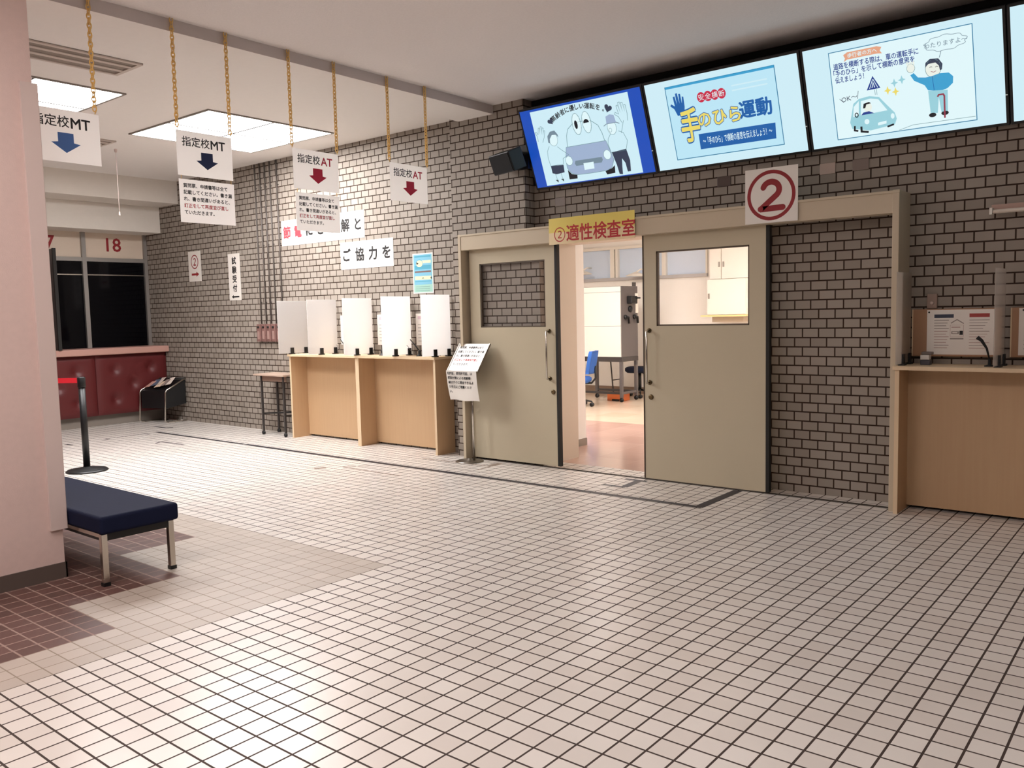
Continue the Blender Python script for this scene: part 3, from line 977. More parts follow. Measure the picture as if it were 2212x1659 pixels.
def pic1(p):
    W, H = SWD, SHT
    q = lambda x, y: (x * W, y * H)
    p.rect(0, 0, W, H, SBLUE)
    p.up().poly([q(.09, .012), q(.905, .012), q(.905, .972), q(.09, .972)], SKY)
    p.up()
    msg = '高齢者に優しい運転を。'
    for i, ch in enumerate(msg):
        a = -1 + 2 * i / (len(msg) - 1)
        p.text(ch, (.49 + .21 * a) * W, (.925 - .085 * a * a) * H, .052, SBLK, bold=.02, rot=-26 * a)
    p.heart(*q(.252, .815), .032, SDK, rot=28)
    p.heart(*q(.735, .833), .036, SDK, rot=-28)
    # car seen from the front
    p.poly([q(*a) for a in ((.332, .463), (.305, .30), (.303, .20), (.33, .13), (.375, .10), (.50, .095), (.63, .10), (.672, .126), (.70, .22), (.691, .30), (.667, .462))], SGREY)
    p.poly([q(*a) for a in ((.345, .465), (.357, .60), (.38, .68), (.43, .735), (.50, .745), (.58, .73), (.63, .66), (.65, .56), (.658, .465))], SKY)
    p.up().line([q(*a) for a in ((.345, .465), (.357, .60), (.38, .68), (.43, .735), (.50, .745), (.58, .73), (.63, .66), (.65, .56), (.658, .465))], .005, SLINE)
    p.line([q(*a) for a in ((.332, .463), (.305, .30), (.303, .20), (.33, .13), (.375, .10), (.50, .095), (.63, .10), (.672, .126), (.70, .22), (.691, .30), (.667, .462))], .004, SLINE, closed=True)
    for cx in (.462, .545):
        p.ell(cx * W, .72 * H, .042, .088, SW)
        p.ring(cx * W, .72 * H, .042, .088, .006, SLINE)
    p.up().ell(.456 * W, .715 * H, .016, .036, SBLK)
    p.ell(.542 * W, .715 * H, .028, .03, SBLK, a0=0, a1=180)
    for cx in (.332, .655):
        p.ell(cx * W, .29 * H, .035, .040, SW)
        p.ring(cx * W, .29 * H, .035, .040, .004, SLINE)
    p.poly([q(*a) for a in ((.385, .278), (.607, .274), (.612, .24), (.598, .207), (.383, .212), (.375, .245))], SGR2)
    p.up().poly([q(.447, .232), q(.533, .232), q(.529, .147), q(.446, .147)], SW)
    p.poly([q(.304, .18), q(.301, .056), q(.371, .052), q(.375, .098), q(.33, .12)], SBLK)
    p.poly([q(.613, .092), q(.622, .050), q(.69, .056), q(.697, .15), q(.672, .12)], SBLK)
    # woman at left
    p.ell(.238 * W, .59 * H, .045, .058, SW).ring(.238 * W, .59 * H, .045, .058, .004, SLINE)
    p.up().poly([q(*a) for a in ((.19, .56), (.195, .64), (.225, .69), (.265, .695), (.285, .64), (.287, .60), (.27, .64), (.235, .645), (.21, .60), (.205, .545))], SGR2)
    p.line([q(*a) for a in ((.19, .51), (.165, .45), (.158, .36), (.165, .26), (.277, .26), (.285, .33), (.34, .37), (.29, .44), (.26, .49))], .004, SLINE)
    p.poly([q(.165, .262), q(.277, .250), q(.272, .155), (.20 * W, .145 * H), q(.165, .165)], SDK)
    p.line([q(.19, .15), q(.195, .06)], .004, SLINE).line([q(.24, .15), q(.243, .06)], .004, SLINE)
    p.poly([q(.178, .075), q(.200, .035), q(.203, .07)], SBLK).poly([q(.228, .075), q(.248, .04), q(.252, .075)], SBLK)
    hand(p, .14 * W, .66 * H, .10, SLINE, rot=-18, fill=False)
    # man at right
    p.ell(.735 * W, .60 * H, .042, .055, SW).ring(.735 * W, .60 * H, .042, .055, .004, SLINE)
    p.up().poly([q(.70, .655), q(.703, .742), q(.735, .76), q(.768, .745), q(.776, .655)], SGREY)
    p.line([q(.675, .635), q(.70, .655), q(.776, .655), q(.80, .635)], .006, SGR2)
    p.ring(.72 * W, .575 * H, .014, .016, .003, SLINE)
    p.line([q(*a) for a in ((.715, .53), (.69, .48), (.68, .42), (.69, .31), (.81, .31), (.835, .42), (.815, .52), (.78, .55))], .004, SLINE)
    p.poly([q(*a) for a in ((.695, .31), (.812, .325), (.825, .18), (.815, .05), (.79, .05), (.785, .16), (.765, .22), (.755, .12), (.748, .025), (.722, .035), (.715, .15))], SDK)
    hand(p, .838 * W, .74 * H, .12, SLINE, rot=8, fill=False)
    p.line([q(.80, .52), q(.835, .66)], .004, SLINE)

def pic2(p):
    W, H = SWD, SHT
    q = lambda x, y: (x * W, y * H)
    p.rect(0, 0, W, H, SKY)
    p.up().poly([q(.143, .10), q(.861, .10), q(.861, .928), q(.143, .928)], SKY2)
    p.up().line([q(.143, .10), q(.861, .10), q(.861, .928), q(.143, .928)], .006, SLIN2, closed=True)
    p.rect(.143 * W, .905 * H, .861 * W, .932 * H, SCYA)
    hand(p, .222 * W, .70 * H, .125, SROY, rot=4)
    for i, ch in enumerate('安全横断'):
        p.ell((.378 + .046 * i) * W, .75 * H, .033, .038, SRED)
        p.up().text(ch, (.378 + .046 * i) * W, .75 * H, .050, SW, bold=.0)
    p.up()
    for bold, m_ in ((.06, SROY), (.022, SYEL)):
        p.text('手', .275 * W, .47 * H, .27, m_, bold=bold, sx=.62)
        p.text('のひら', .475 * W, .51 * H, .13, m_, bold=bold, sx=.95)
        p.up()
    p.text('運動', .715 * W, .535 * H, .135, SROY, bold=.03, sx=.95)
    p.poly([q(.321, .355), q(.825, .345), q(.818, .176), q(.319, .182)], SROY)
    p.up().text('～「手のひら」で横断の意思を伝えましょう！～', .571 * W, .268 * H, .060, SW, bold=.008, width=.455 * W)
    for k in range(2):
        p.rect(.585 * W, (.80 - .05 * k) * H, .81 * W, (.815 - .05 * k) * H, SKY)

def pic3(p):
    W, H = SWD, SHT
    q = lambda x, y: (x * W, y * H)
    p.rect(0, 0, W, H, SKY)
    p.up().poly([q(.144, .065), q(.865, .075), q(.865, .93), q(.144, .93)], SW)
    p.up().line([q(.144, .065), q(.865, .065), q(.865, .93), q(.144, .93)], .005, SLIN2, closed=True)
    p.poly([q(.222, .82), q(.245, .84), q(.245, .905), q(.222, .885), q(.23, .85)], SORG).poly([q(.425, .89), q(.40, .905), q(.40, .837), q(.425, .83), q(.415, .86)], SORG)
    p.up().poly([q(.242, .837), q(.403, .837), q(.403, .905), q(.242, .905)], SORG)
    p.up().text('歩行者の方へ', .322 * W, .872 * H, .032, SW, bold=.01)
    p.text('道路を横断する際は、車の運転手に', .163 * W, .788 * H, .044, SNAV, align='L', bold=.018, width=.443 * W)
    p.text('「手のひら」を示して横断の意思を', .160 * W, .722 * H, .044, SNAV, align='L', bold=.018, width=.425 * W)
    p.text('伝えましょう！', .166 * W, .655 * H, .044, SNAV, align='L', bold=.018, width=.155 * W)
    cl = []
    for i in range(60):
        a = 2 * math.pi * i / 60
        k = 1 + .07 * math.sin(9 * a)
        cl.append(((.738 + .098 * k * math.cos(a)) * W, (.815 + .068 * k * math.sin(a)) * H))
    p.line(cl, .003, SGR2, closed=True)
    p.line([q(.715, .748), q(.705, .69)], .004, SGR2)
    p.text('わたりますよ～', .738 * W, .813 * H, .036, SGR2, bold=.005)
    # man with a cane
    p.ell(.672 * W, .603 * H, .046, .055, SSKIN)
    p.up().ring(.672 * W, .603 * H, .046, .055, .003, SLINE)
    p.poly([q(*a) for a in ((.633, .62), (.637, .665), (.66, .695), (.70, .685), (.718, .63), (.714, .58), (.704, .575), (.70, .62), (.685, .652), (.65, .65))], SDK)
    p.line([q(.655, .615), q(.662, .622), q(.668, .615)], .003, SBLK).line([q(.682, .61), q(.69, .617), q(.696, .61)], .003, SBLK)
    p.line([q(.66, .578), q(.674, .568), q(.686, .576)], .003, SMAR)
    p.poly([q(*a) for a in ((.632, .532), (.595, .545), (.576, .592), (.558, .577), (.575, .52), (.625, .462), (.64, .41), (.70, .385), (.735, .40), (.762, .44), (.765, .50), (.745, .54), (.70, .548), (.665, .535))], SCYA)
    p.up().line([q(.665, .535), q(.67, .40)], .003, SROY)
    p.ell(.563 * W, .64 * H, .024, .028, SSKIN).ring(.563 * W, .64 * H, .024, .028, .003, SLINE)
    for k in range(4):
        p.line([((.549 + .010 * k) * W, .665 * H), ((.546 + .011 * k) * W, .70 * H)], .009, SSKIN)
    p.poly([q(*a) for a in ((.64, .405), (.735, .385), (.73, .19), (.698, .188), (.69, .33), (.68, .185), (.645, .192))], SLCY)
    p.ell(.654 * W, .172 * H, .022, .014, SBLK).ell(.715 * W, .174 * H, .022, .014, SBLK)
    p.up().line([q(.684, .335), q(.69, .352), q(.712, .352), q(.717, .335), q(.713, .128)], .010, SMAR)
    # car with a waving driver
    p.poly([q(*a) for a in ((.235, .30), (.25, .40), (.283, .44), (.34, .45), (.39, .425), (.43, .33), (.465, .25), (.472, .19), (.46, .138), (.33, .112), (.231, .155), (.222, .22))], SLCY)
    p.up().poly([q(*a) for a in ((.292, .415), (.345, .425), (.385, .405), (.428, .285), (.284, .275))], SW)
    p.poly([q(*a) for a in ((.25, .37), (.281, .42), (.274, .285), (.242, .27))], SW)
    p.up().ell(.326 * W, .345 * H, .026, .034, SSKIN)
    p.up().poly([q(*a) for a in ((.300, .34), (.305, .385), (.335, .395), (.345, .378), (.32, .375), (.312, .34))], SBLK)
    p.poly([q(*a) for a in ((.287, .276), (.30, .30), (.33, .305), (.357, .278))], SNAV)
    p.ell(.314 * W, .205 * H, .016, .018, SW).ell(.452 * W, .222 * H, .012, .018, SW)
    p.poly([q(*a) for a in ((.372, .178), (.418, .187), (.417, .158), (.371, .150))], SW)
    p.ring(.262 * W, .285 * H, .010, .014, .006, SBLK)
    p.line([q(.246, .18), q(.243, .135), q(.262, .125)], .012, SBLK).line([q(.281, .165), q(.28, .115), (.318 * W, .10 * H)], .014, SBLK).line([q(.42, .125), q(.455, .14)], .012, SBLK)
    p.line([q(.37, .505), q(.372, .452)], .003, SLINE).line([q(.380, .505), q(.381, .45)], .003, SLINE)
    p.poly([q(.366, .637), q(.329, .508), q(.402, .511)], SNAV)
    p.up().line([q(.365, .605), q(.345, .52)], .004, SW).line([q(.367, .605), q(.388, .52)], .004, SW)
    p.line([q(.358, .525), q(.366, .575), q(.372, .525)], .006, SW)
    p.text('OK～', .232 * W, .465 * H, .045, SDK, rot=6, bold=.0)
    p.line([q(.178, .47), q(.20, .43)], .003, SDK).line([q(.275, .445), q(.284, .52)], .003, SDK)
    for cx, cy, m_ in ((.438, .473, SYEL), (.478, .45, SYEL), (.475, .533, SLCY), (.514, .551, SLCY)):
        cx, cy = cx * W, cy * H
        s = .024
        p.poly([(cx, cy + s * 1.2), (cx + s * .3, cy + s * .3), (cx + s, cy), (cx + s * .3, cy - s * .3), (cx, cy - s * 1.2), (cx - s * .3, cy - s * .3), (cx - s, cy), (cx - s * .3, cy + s * .3)], m_)
    p.line([q(.48, .074), q(.553, .106), q(.86, .101)], .003, SLINE)

def pic4(p):
    p.rect(0, 0, SWD, SHT, SKY)
    p.up().rect(.17, .06, SWD - .17, SHT - .05, SW)
    p.up().line([(.17, .06), (SWD - .17, .06), (SWD - .17, SHT - .05), (.17, SHT - .05)], .005, SLIN2, closed=True)

TVL = ['wall television showing a cartoon car between two waving people', 'wall television showing a blue hand and large yellow lettering',
       'wall television showing a man with a cane greeting a pale blue car', 'wall television cut off by the right edge, rightmost of the row']
for i, (fn, lab) in enumerate(zip((pic1, pic2, pic3, pic4), TVL)):
    xc = -4.107 + 1.2505 * i
    o = Vector((xc - SWD / 2, 6.198, 2.525))
    ctr = o + TU * (SWD / 2) + TV_ * (SHT / 2)
    t = thing('television', lab, 'television', tuple(ctr), 'televisions in a row under the ceiling')
    MB().rbox(ctr - TN * .018, TU, TV_, TN, SWD + .036, SHT + .036, .034, BLACK).rbox(ctr - TN * .045, TU, TV_, TN, SWD * .6, SHT * .5, .03, BLACK).build('housing', parent=t, bevel=.004)
    s = MB()
    p = Print(s, o, TU, TV_, eps=.0003)
    fn(p)
    s.build('screen', parent=t)
    for dx in (-.25, .25):
        a = ctr + TU * dx + TV_ * .18 - TN * .05
        k = MB().tube([a, (a.x, YW - .045, a.z + .02)], .02, BLACK, n=8)
        k.box(a.x - .05, a.x + .05, YW - .045, YW - .022, 2.75, 3.15, BLACK)
        k.build('wall_bracket', parent=t)
    lp = o + TU * (SWD + .006) + TV_ * .17 + TN * .001
    MB().rbox(lp, TU, TV_, TN, .012, .006, .003, emat('standby_led', '#d8d8d0', .6)).build('standby_light', parent=t)

b = MB().box(-4.79, 4.9, YW - .02, YW - .001, 2.56, ZN - .002, mat('black_backboard', '#08070a', .8))  # black sheet added for the shadow on the wall above the televisions
tag(b.build('shadow_board', loc=(0, YW, 2.56)), 'added black board standing in for the shadow on the wall behind the row of televisions', 'board')

# speaker on the pilaster
t = thing('wall_speaker', 'small black loudspeaker bracketed to the brick pilaster beside the first television', 'speaker', (-4.88, 5.97, 2.66))
sp = MB()
a_ = Vector((.96, -.27, 0)); n_ = Vector((-.25, -.89, -.38)).normalized(); b_ = n_.cross(a_).normalized(); a_ = b_.cross(n_).normalized()
sp.rbox((-4.87, 5.965, 2.755), a_, b_, n_, .31, .18, .15, BLACK)
sp.build('cabinet', parent=t, bevel=.008)
MB().rbox(Vector((-4.87, 5.965, 2.755)) + n_ * .077, a_, b_, n_, .29, .16, .006, mat('speaker_mesh', '#101012', .9)).build('grille', parent=t)
MB().box(-4.86, -4.73, 6.085, YC - .002, 2.69, 2.90, BLACK).tube([(-4.80, 6.09, 2.80), (-4.84, 6.0, 2.77)], .03, BLACK, n=10).build('bracket', parent=t)

# ------------------------------------------------------------------ counters
def counter(x0, xm, x1, y0, z, label, backx=None):
    t = thing('writing_counter', label, 'counter', ((x0 + x1) / 2, (y0 + YW) / 2, 0), 'standing writing counters')
    T = .026
    top = MB().box(x0 - .012, x1 + .012, y0 - .02, YW - .002, z - T, z, WOODE)
    top.build('worktop', parent=t, bevel=.002)
    zs = z - T
    for xa in ([x0, x1 - T] + ([xm - T - .001, xm + .001] if xm else [])):
        s = MB().box(xa, xa + T, y0, YW - .004, 0.0, zs, WOOD)
        s.box(xa - .0005, xa + T + .0005, y0 - .0015, y0, 0.0, zs, WOODE)
        s.build('side_panel', parent=t)
    spans = [(x0 + T, xm - T - .001), (xm + .001 + T, x1 - T)] if xm else [(x0 + T, x1 - T)]
    for a, b in spans:
        MB().box(a, b, y0 + .225, y0 + .243, .022, zs, WOOD).build('back_panel', parent=t)
    return t
counter(-8.255, -7.06, -5.885, 6.0, .985, 'long pale wood writing counter with five frosted screens left of the doors')
counter(-1.572, 0.35, 1.6, 5.94, .995, 'pale wood writing counter at the right edge beside the notice board')

def screen(x, y0, y1, z0, z1, m, label, group, YF=6.02):
    t = thing('acrylic_screen', label, 'screen', (x, (y0 + y1) / 2, z0), group)
    MB().box(x - .0015, x + .0015, y0, y1, z0 + .012, z1, m).build('sheet', parent=t)
    for yy in (YF, y1 - .035):
        b = MB()
        b.box(x - .012, x - .003, yy - .022, yy + .022, z0 + .001, z0 + .075, BLACK).box(x + .003, x + .012, yy - .022, yy + .022, z0 + .001, z0 + .075, BLACK)
        b.box(x - .02, x + .02, yy - .03, yy + .03, z0, z0 + .012, BLACK)
        b.build('clamp_foot', parent=t)
    return t
for i, (x, lab) in enumerate(zip((-8.225, -7.68, -7.075, -6.47, -5.90), ('at the far left end of the counter', 'second from the left on the counter', 'at the middle of the counter', 'second from the right on the counter', 'at the right end of the counter beside the door'))):
    screen(x, 5.84, 6.250, .985, 1.602, FROST, 'frosted acrylic screen ' + lab, 'frosted screens on the left writing counter')
screen(-1.548, 5.86, 6.215, .995, 1.612, SMOKE, 'hazy acrylic screen at the left end of the right counter', 'hazy screens on the right writing counter')
screen(-.985, 5.86, 6.215, .995, 1.612, SMOKE, 'hazy acrylic screen between the two notice boards on the right counter', 'hazy screens on the right writing counter')

# pens and small things on the left counter
def pen_stand(x, y, z, label, lean, group, cable=True):
    t = thing('pen_stand', label, 'pen', (x, y, z), group)
    MB().lathe((x, y, z), [(.036, 0), (.036, .006), (.02, .012), (.014, .03), (.017, .05), (.012, .062)], BLACK, n=20).build('base', parent=t)
    MB().tube([(x, y, z + .05), (x + lean * .5, y, z + .11), (x + lean, y - .01, z + .17)], .0075, BLACK, n=8, r1=.005).build('pen', parent=t)
    if cable:
        pts = [(x + .012, y, z + .03)]
        for k in range(9):
            pts.append((x - .03 - lean * .0 - .018 * k * (1 if lean < 0 else -1), y - .01, z + .02 + .012 * math.sin(k) + .010 * k))
        MB().tube(pts, .0022, mat('grey_cord', '#555050', .6), n=6).build('cord', parent=t)
GP = 'pen stands on the left writing counter'
pen_stand(-7.33, 6.10, .985, 'black pen stand with corded pen between the second and middle screens', -.10, GP)
pen_stand(-6.76, 6.10, .985, 'squat black pen stand just right of the middle screen', .02, GP, cable=False)
pen_stand(-6.22, 6.12, .985, 'black pen stand with corded pen beside the wire tray', -.12, GP)
t = thing('wire_tray', 'small black wire tray on the counter near the right-end screen', 'tray', (-6.06, 6.14, .985))
for k, (zz) in enumerate((.99, 1.06)):
    MB().tube([(-6.13, 6.08, zz), (-6.0, 6.08, zz), (-6.0, 6.2, zz), (-6.13, 6.2, zz)], .003, BLACK, n=6, closed=True).build('rim', parent=t)
k = MB()
for xx, yy in ((-6.13, 6.08), (-6.0, 6.08), (-6.0, 6.2), (-6.13, 6.2)):
    k.tube([(xx, yy, .986), (xx, yy, 1.06)], .003, BLACK, n=6)
k.build('post', parent=t)
def instr(xx, lab):
    def d(p, W, H):
        p.rect(.03, H * .82, W * .55, H * .92, mat('faint_pink_print', '#d9bcc4', .6))
        for k in range(6):
            p.rect(.03, H * (.12 + .105 * k), W - .03 - .03 * (k % 3), H * (.145 + .105 * k), mat('faint_grey_print', '#b9b2ac', .6))
    paper('instruction_sheet', lab, 'notice', xx, xx + .30, 1.09, 1.42, YW - .005, group='instruction sheets behind the frosted screens', draw=d)
instr(-7.62, 'white instruction sheet on the wall behind the second frosted screen')
instr(-7.0, 'white instruction sheet on the wall behind the middle frosted screen')
instr(-6.40, 'white instruction sheet on the wall behind the fourth frosted screen')
instr(-5.99 - .02, 'white instruction sheet on the wall behind the right-end frosted screen') if False else None

# right counter: notice boards and small things
def notice_board(x0, x1, label):
    b = MB().box(x0, x1, 6.225, YW - .001, 1.047, 1.365, CORK).box(x0, x0 + .008, 6.222, YW - .001, 1.047, 1.365, WOODE)
    return tag(b.build('notice_board', loc=((x0 + x1) / 2, 6.23, 1.047), bevel=.002), label, 'board', 'wooden notice boards behind the right counter')
notice_board(-1.543, -1.0, 'wooden notice board between the two hazy screens on the right counter')
notice_board(-.955, -.45, 'wooden notice board cut off at the right edge')
def d_rc(p, W, H):
    HB, HR = mat('header_navy', '#3b4152', .6), mat('header_red', '#a8403c', .6)
    G1, G2 = mat('text_grey', '#9b8f88', .6), mat('text_pink', '#c2a49c', .6)
    p.rect(W * .11, H * .82, W * .40, H * .90, HB).rect(W * .63, H * .83, W * .92, H * .91, HR)
    for k in range(11):
        m_ = G1 if k in (0, 1, 2, 3, 9) else G2
        p.rect(W * .11, H * (.76 - .062 * k), W * (.33 - .02 * (k % 3)), H * (.775 - .062 * k), m_)
        p.rect(W * .63, H * (.76 - .062 * k), W * (.92 - .03 * (k % 4)), H * (.772 - .062 * k), m_ if k > 4 else G1)
    p.line([(W * .36, H * .70), (W * .45, H * .78), (W * .55, H * .69)], .006, G1)
    p.rect(W * .35, H * .40, W * .55, H * .66, G2)
    p.up().rect(W * .355, H * .405, W * .545, H * .655, PAPER)
    p.up().rect(W * .37, H * .46, W * .48, H * .52, G1).rect(W * .49, H * .44, W * .54, H * .53, INK).rect(W * .37, H * .60, W * .50, H * .62, G2)
    p.up().rect(W * .385, H * .475, W * .46, H * .505, PAPER).rect(W * .35, H * .34, W * .55, H * .37, G1)
    p.ell(W * .03, H * .95, .006, .006, INK)
paper('guidance_sheet', 'wide white guidance sheet with navy and red headings on the wooden board', 'notice', -1.447, -1.04, 1.06, 1.358, 6.2215, draw=d_rc)
def d_rc2(p, W, H):
    for k in range(9):
        p.rect(.03, H * (.85 - .09 * k), W - .04, H * (.87 - .09 * k), mat('text_grey', '#9b8f88', .6))
    p.ell(W * .06, H * .96, .006, .006, INK)
paper('guidance_sheet', 'white guidance sheet cut off by the right edge of the picture', 'notice', -.908, -.50, 1.06, 1.36, 6.2215, draw=d_rc2)
t = thing('stamp_pad', 'small box-shaped stamp pad with grey lid at the left of the right counter', 'stamp pad', (-1.425, 6.12, .995))
MB().box(-1.455, -1.395, 6.09, 6.15, .995, 1.028, mat('pad_base', '#4a474e', .5)).build('base', parent=t, bevel=.004)
MB().box(-1.456, -1.40, 6.092, 6.148, 1.030, 1.062, mat('pad_white', '#d6d2cc', .5)).build('body', parent=t, bevel=.004)
MB().box(-1.45, -1.385, 6.094, 6.15, 1.064, 1.082, mat('pad_lid', '#6d625c', .5)).build('lid', parent=t, bevel=.004)
t = thing('corded_pen', 'black corded pen standing upright in front of the guidance sheet', 'pen', (-1.005, 6.07, .995))
MB().tube([(-1.115, 6.075, 1.18), (-1.09, 6.075, 1.16), (-1.06, 6.073, 1.11), (-1.04, 6.07, 1.03)], .013, BLACK, n=10, r1=.004).build('pen', parent=t)
MB().lathe((-1.042, 6.07, .995), [(.03, 0), (.03, .006), (.01, .012), (.008, .05)], BLACK, n=18).build('base', parent=t)

# light switch, cover plates, tube lamp, conduits
t = thing('light_switch', 'grey light switch plate on the brick above the wooden notice board', 'switch', (-1.425, YW, 1.37))
MB().box(-1.455, -1.392, YW - .022, YW - .001, 1.368, 1.468, SWITCH).build('plate', parent=t, bevel=.004)
MB().lathe((-1.424, YW - .03, 1.405), [(.006, 0), (.013, .003), (.014, .009)], mat('switch_knob', '#c4ada2', .4), n=16, axis='y').build('knob', parent=t)
for x0, m_, lab in ((-2.19, mat('plate_shiny', '#b09c90', .35), 'pale shiny cover plate on the brick just right of the large red circled 2'), (-1.96, PLATE, 'taupe cover plate on the brick under the third television'),
                    (-2.99, mat('plate_dark', '#4c3c36', .4), 'dark cover plate on the brick just left of the large red circled 2'), (-4.565, PLATE, 'taupe cover plate on the brick under the first television')):
    b = MB().box(x0, x0 + .112, YW - .008, YW - .001, 2.348, 2.427, m_)
    tag(b.build('cover_plate', loc=(x0 + .056, YW, 2.348), bevel=.003), lab, 'cover plate', 'blank cover plates on the brick wall')
t = thing('tube_lamp', 'unlit slim tube lamp on the brick wall at the right edge', 'lamp', (-.6, 6.2, 1.96))
MB().box(-1.075, .2, 6.20, YW - .001, 1.985, 2.022, mat('lamp_body_pink', '#b9998c', .5)).build('body', parent=t, bevel=.004)
MB().tube([(-1.06, 6.17, 1.975), (.19, 6.17, 1.975)], .013, mat('lamp_tube', '#d9cbbd', .3), n=12).build('tube', parent=t)
MB().box(-1.078, -1.062, 6.155, 6.2, 1.958, 2.0, WHITEM).build('end_cap', parent=t)
GC = 'grey conduits running down the brick wall to the brown boxes'
GX = 'brown call boxes in a row left of the left counter'
ords = ('leftmost', 'second', 'third', 'fourth', 'rightmost')
for i in range(5):
    x = -9.135 + .103 * i
    zb = 1.34 if i < 4 else 1.10
    b = MB().tube([(x if i < 4 else -8.69, YW - .014, zb), (x if i < 4 else -8.69, YW - .014, 3.30)], .0085, PIPE, n=8)
    for zz in (1.6, 2.3, 3.0):
        b.box((x if i < 4 else -8.69) - .018, (x if i < 4 else -8.69) + .018, YW - .006, YW - .001, zz, zz + .012, PIPE)
    tag(b.build('conduit', loc=(x if i < 4 else -8.69, YW, zb)), ('thin grey conduit running up from the %s brown box' % ords[i]) if i < 4 else 'thin grey conduit at the right, passing beside the brown boxes', 'conduit', GC)
for i in range(5):
    x = -9.155 + .103 * i
    t = thing('call_box', 'small brown wall box with dark knob, %s of the row of five' % ords[i], 'wall box', (x, YW, 1.118), GX)
    MB().box(x - .038, x + .038, YW - .05, YW - .001, 1.12, 1.338, BROWNBOX).build('case', parent=t, bevel=.004)
    MB().lathe((x, YW - .065, 1.30), [(.008, 0), (.014, .004), (.014, .016)], BLKSOFT, n=12, axis='y').build('knob', parent=t)
    MB().box(x - .018, x + .018, YW - .056, YW - .05, 1.15, 1.25, mat('box_slot', '#9a7d75', .5)).build('slot_plate', parent=t)

# ------------------------------------------------------------------ sign stand by the left door
t = thing('sign_stand', 'steel pole sign stand holding two printed sheets beside the left door', 'sign stand', (-5.42, 5.92, 0))
MB().lathe((-5.385, 5.92, 0), [(.135, 0), (.135, .006), (.12, .012), (.03, .016), (.02, .03)], STEEL, n=40).build('base', parent=t)
MB().tube([(-5.335, 5.93, .012), (-5.345, 5.94, .92)], .0115, CHROME, n=14).build('pole', parent=t)
bu, bv = Vector((.985, .0, .0)).normalized(), Vector((.02, .59, .81)).normalized()
bn = bu.cross(bv).normalized()
bo = Vector((-5.555, 5.83, .874))
bt_ = MB().rbox(bo + bu * .188 + bv * .152 - bn * .005, bu, bv, bn, .372, .304, .008, DGREYM)
for dx in (-.006, .374):
    bt_.rbox(bo + bu * (dx + .004) + bv * .152 - bn * .005, bu, bv, bn, .008, .31, .02, STEEL)
bt_.build('tilted_plate', parent=t)
top = MB()
p = Print(top, bo, bu, bv)
p.rect(0, 0, .372, .304, PAPERG)
p.up()
d_note(p, .372, .304)
tag(top.build('printed_sheet', loc=bo), 'printed sheet with one red line lying on the tilted stand plate', 'notice', 'printed sheets on the sign stand')
low = MB()
nx, nz = 10, 12
vs, fs = [], []
for a in range(nx + 1):
    for b in range(nz + 1):
        fu, fv = a / nx, b / nz
        vs.append((-5.568 + .382 * fu + .012 * (1 - fv) * (1 - 2 * (fu < .5) * 0) , 5.822 + .010 * math.sin(fu * 5 + 1) * (1 - fv) + .03 * (1 - fv) ** 2, .592 + .283 * fv + .004 * math.sin(fu * 9) * (1 - fv)))
for a in range(nx):
    for b in range(nz):
        i = a * (nz + 1) + b
        fs.append((i, i + nz + 1, i + nz + 2, i + 1))
low.add(vs, fs, PAPERG, True)
p = Print(low, (-5.568, 5.814, .592), (1, 0, 0), (0, .0, 1))
p.k = 3
for i_, tx in enumerate(NOTE2):
    p.o = Vector((-5.568 + .004 * (i_), 5.813 + .0045 * i_, .592))
    p.text(tx, .022, .258 - .043 * i_, .029, INK, align='L', bold=.03)
tag(low.build('printed_sheet', loc=(-5.38, 5.82, .592)), 'curling printed sheet with black text hanging below the tilted stand plate', 'notice', 'printed sheets on the sign stand')

# ------------------------------------------------------------------ small desk, leaflet rack, stanchion, bench
t = thing('side_desk', 'small wood-topped desk on castors half hidden by the left counter', 'desk', (-8.62, 6.1, 0))
MB().box(-8.90, -8.30, 5.93, 6.25, .722, .742, WOODT).build('desk_top', parent=t, bevel=.004)
MB().box(-8.80, -8.33, 5.99, 6.0, .655, .722, mat('apron_brown', '#8a6f60', .5)).build('apron', parent=t)
for lx, ly in ((-8.815, 5.99), (-8.375, 5.99), (-8.815, 6.21), (-8.375, 6.21)):
    MB().box(lx - .011, lx + .011, ly - .011, ly + .011, .045, .722, DGREYM).build('leg', parent=t)
    MB().lathe((lx, ly - .012, .024), [(.023, 0), (.023, .02)], BLACK, n=16, axis='y').tube([(lx, ly, .03), (lx, ly, .05)], .008, BLACK, n=8).build('castor', parent=t)
MB().tube([(-8.80, 6.0, .26), (-8.38, 6.18, .28)], .010, BLKSOFT, n=8).box(-8.385, -8.37, 6.0, 6.2, .24, .26, DGREYM).build('crossbar', parent=t)

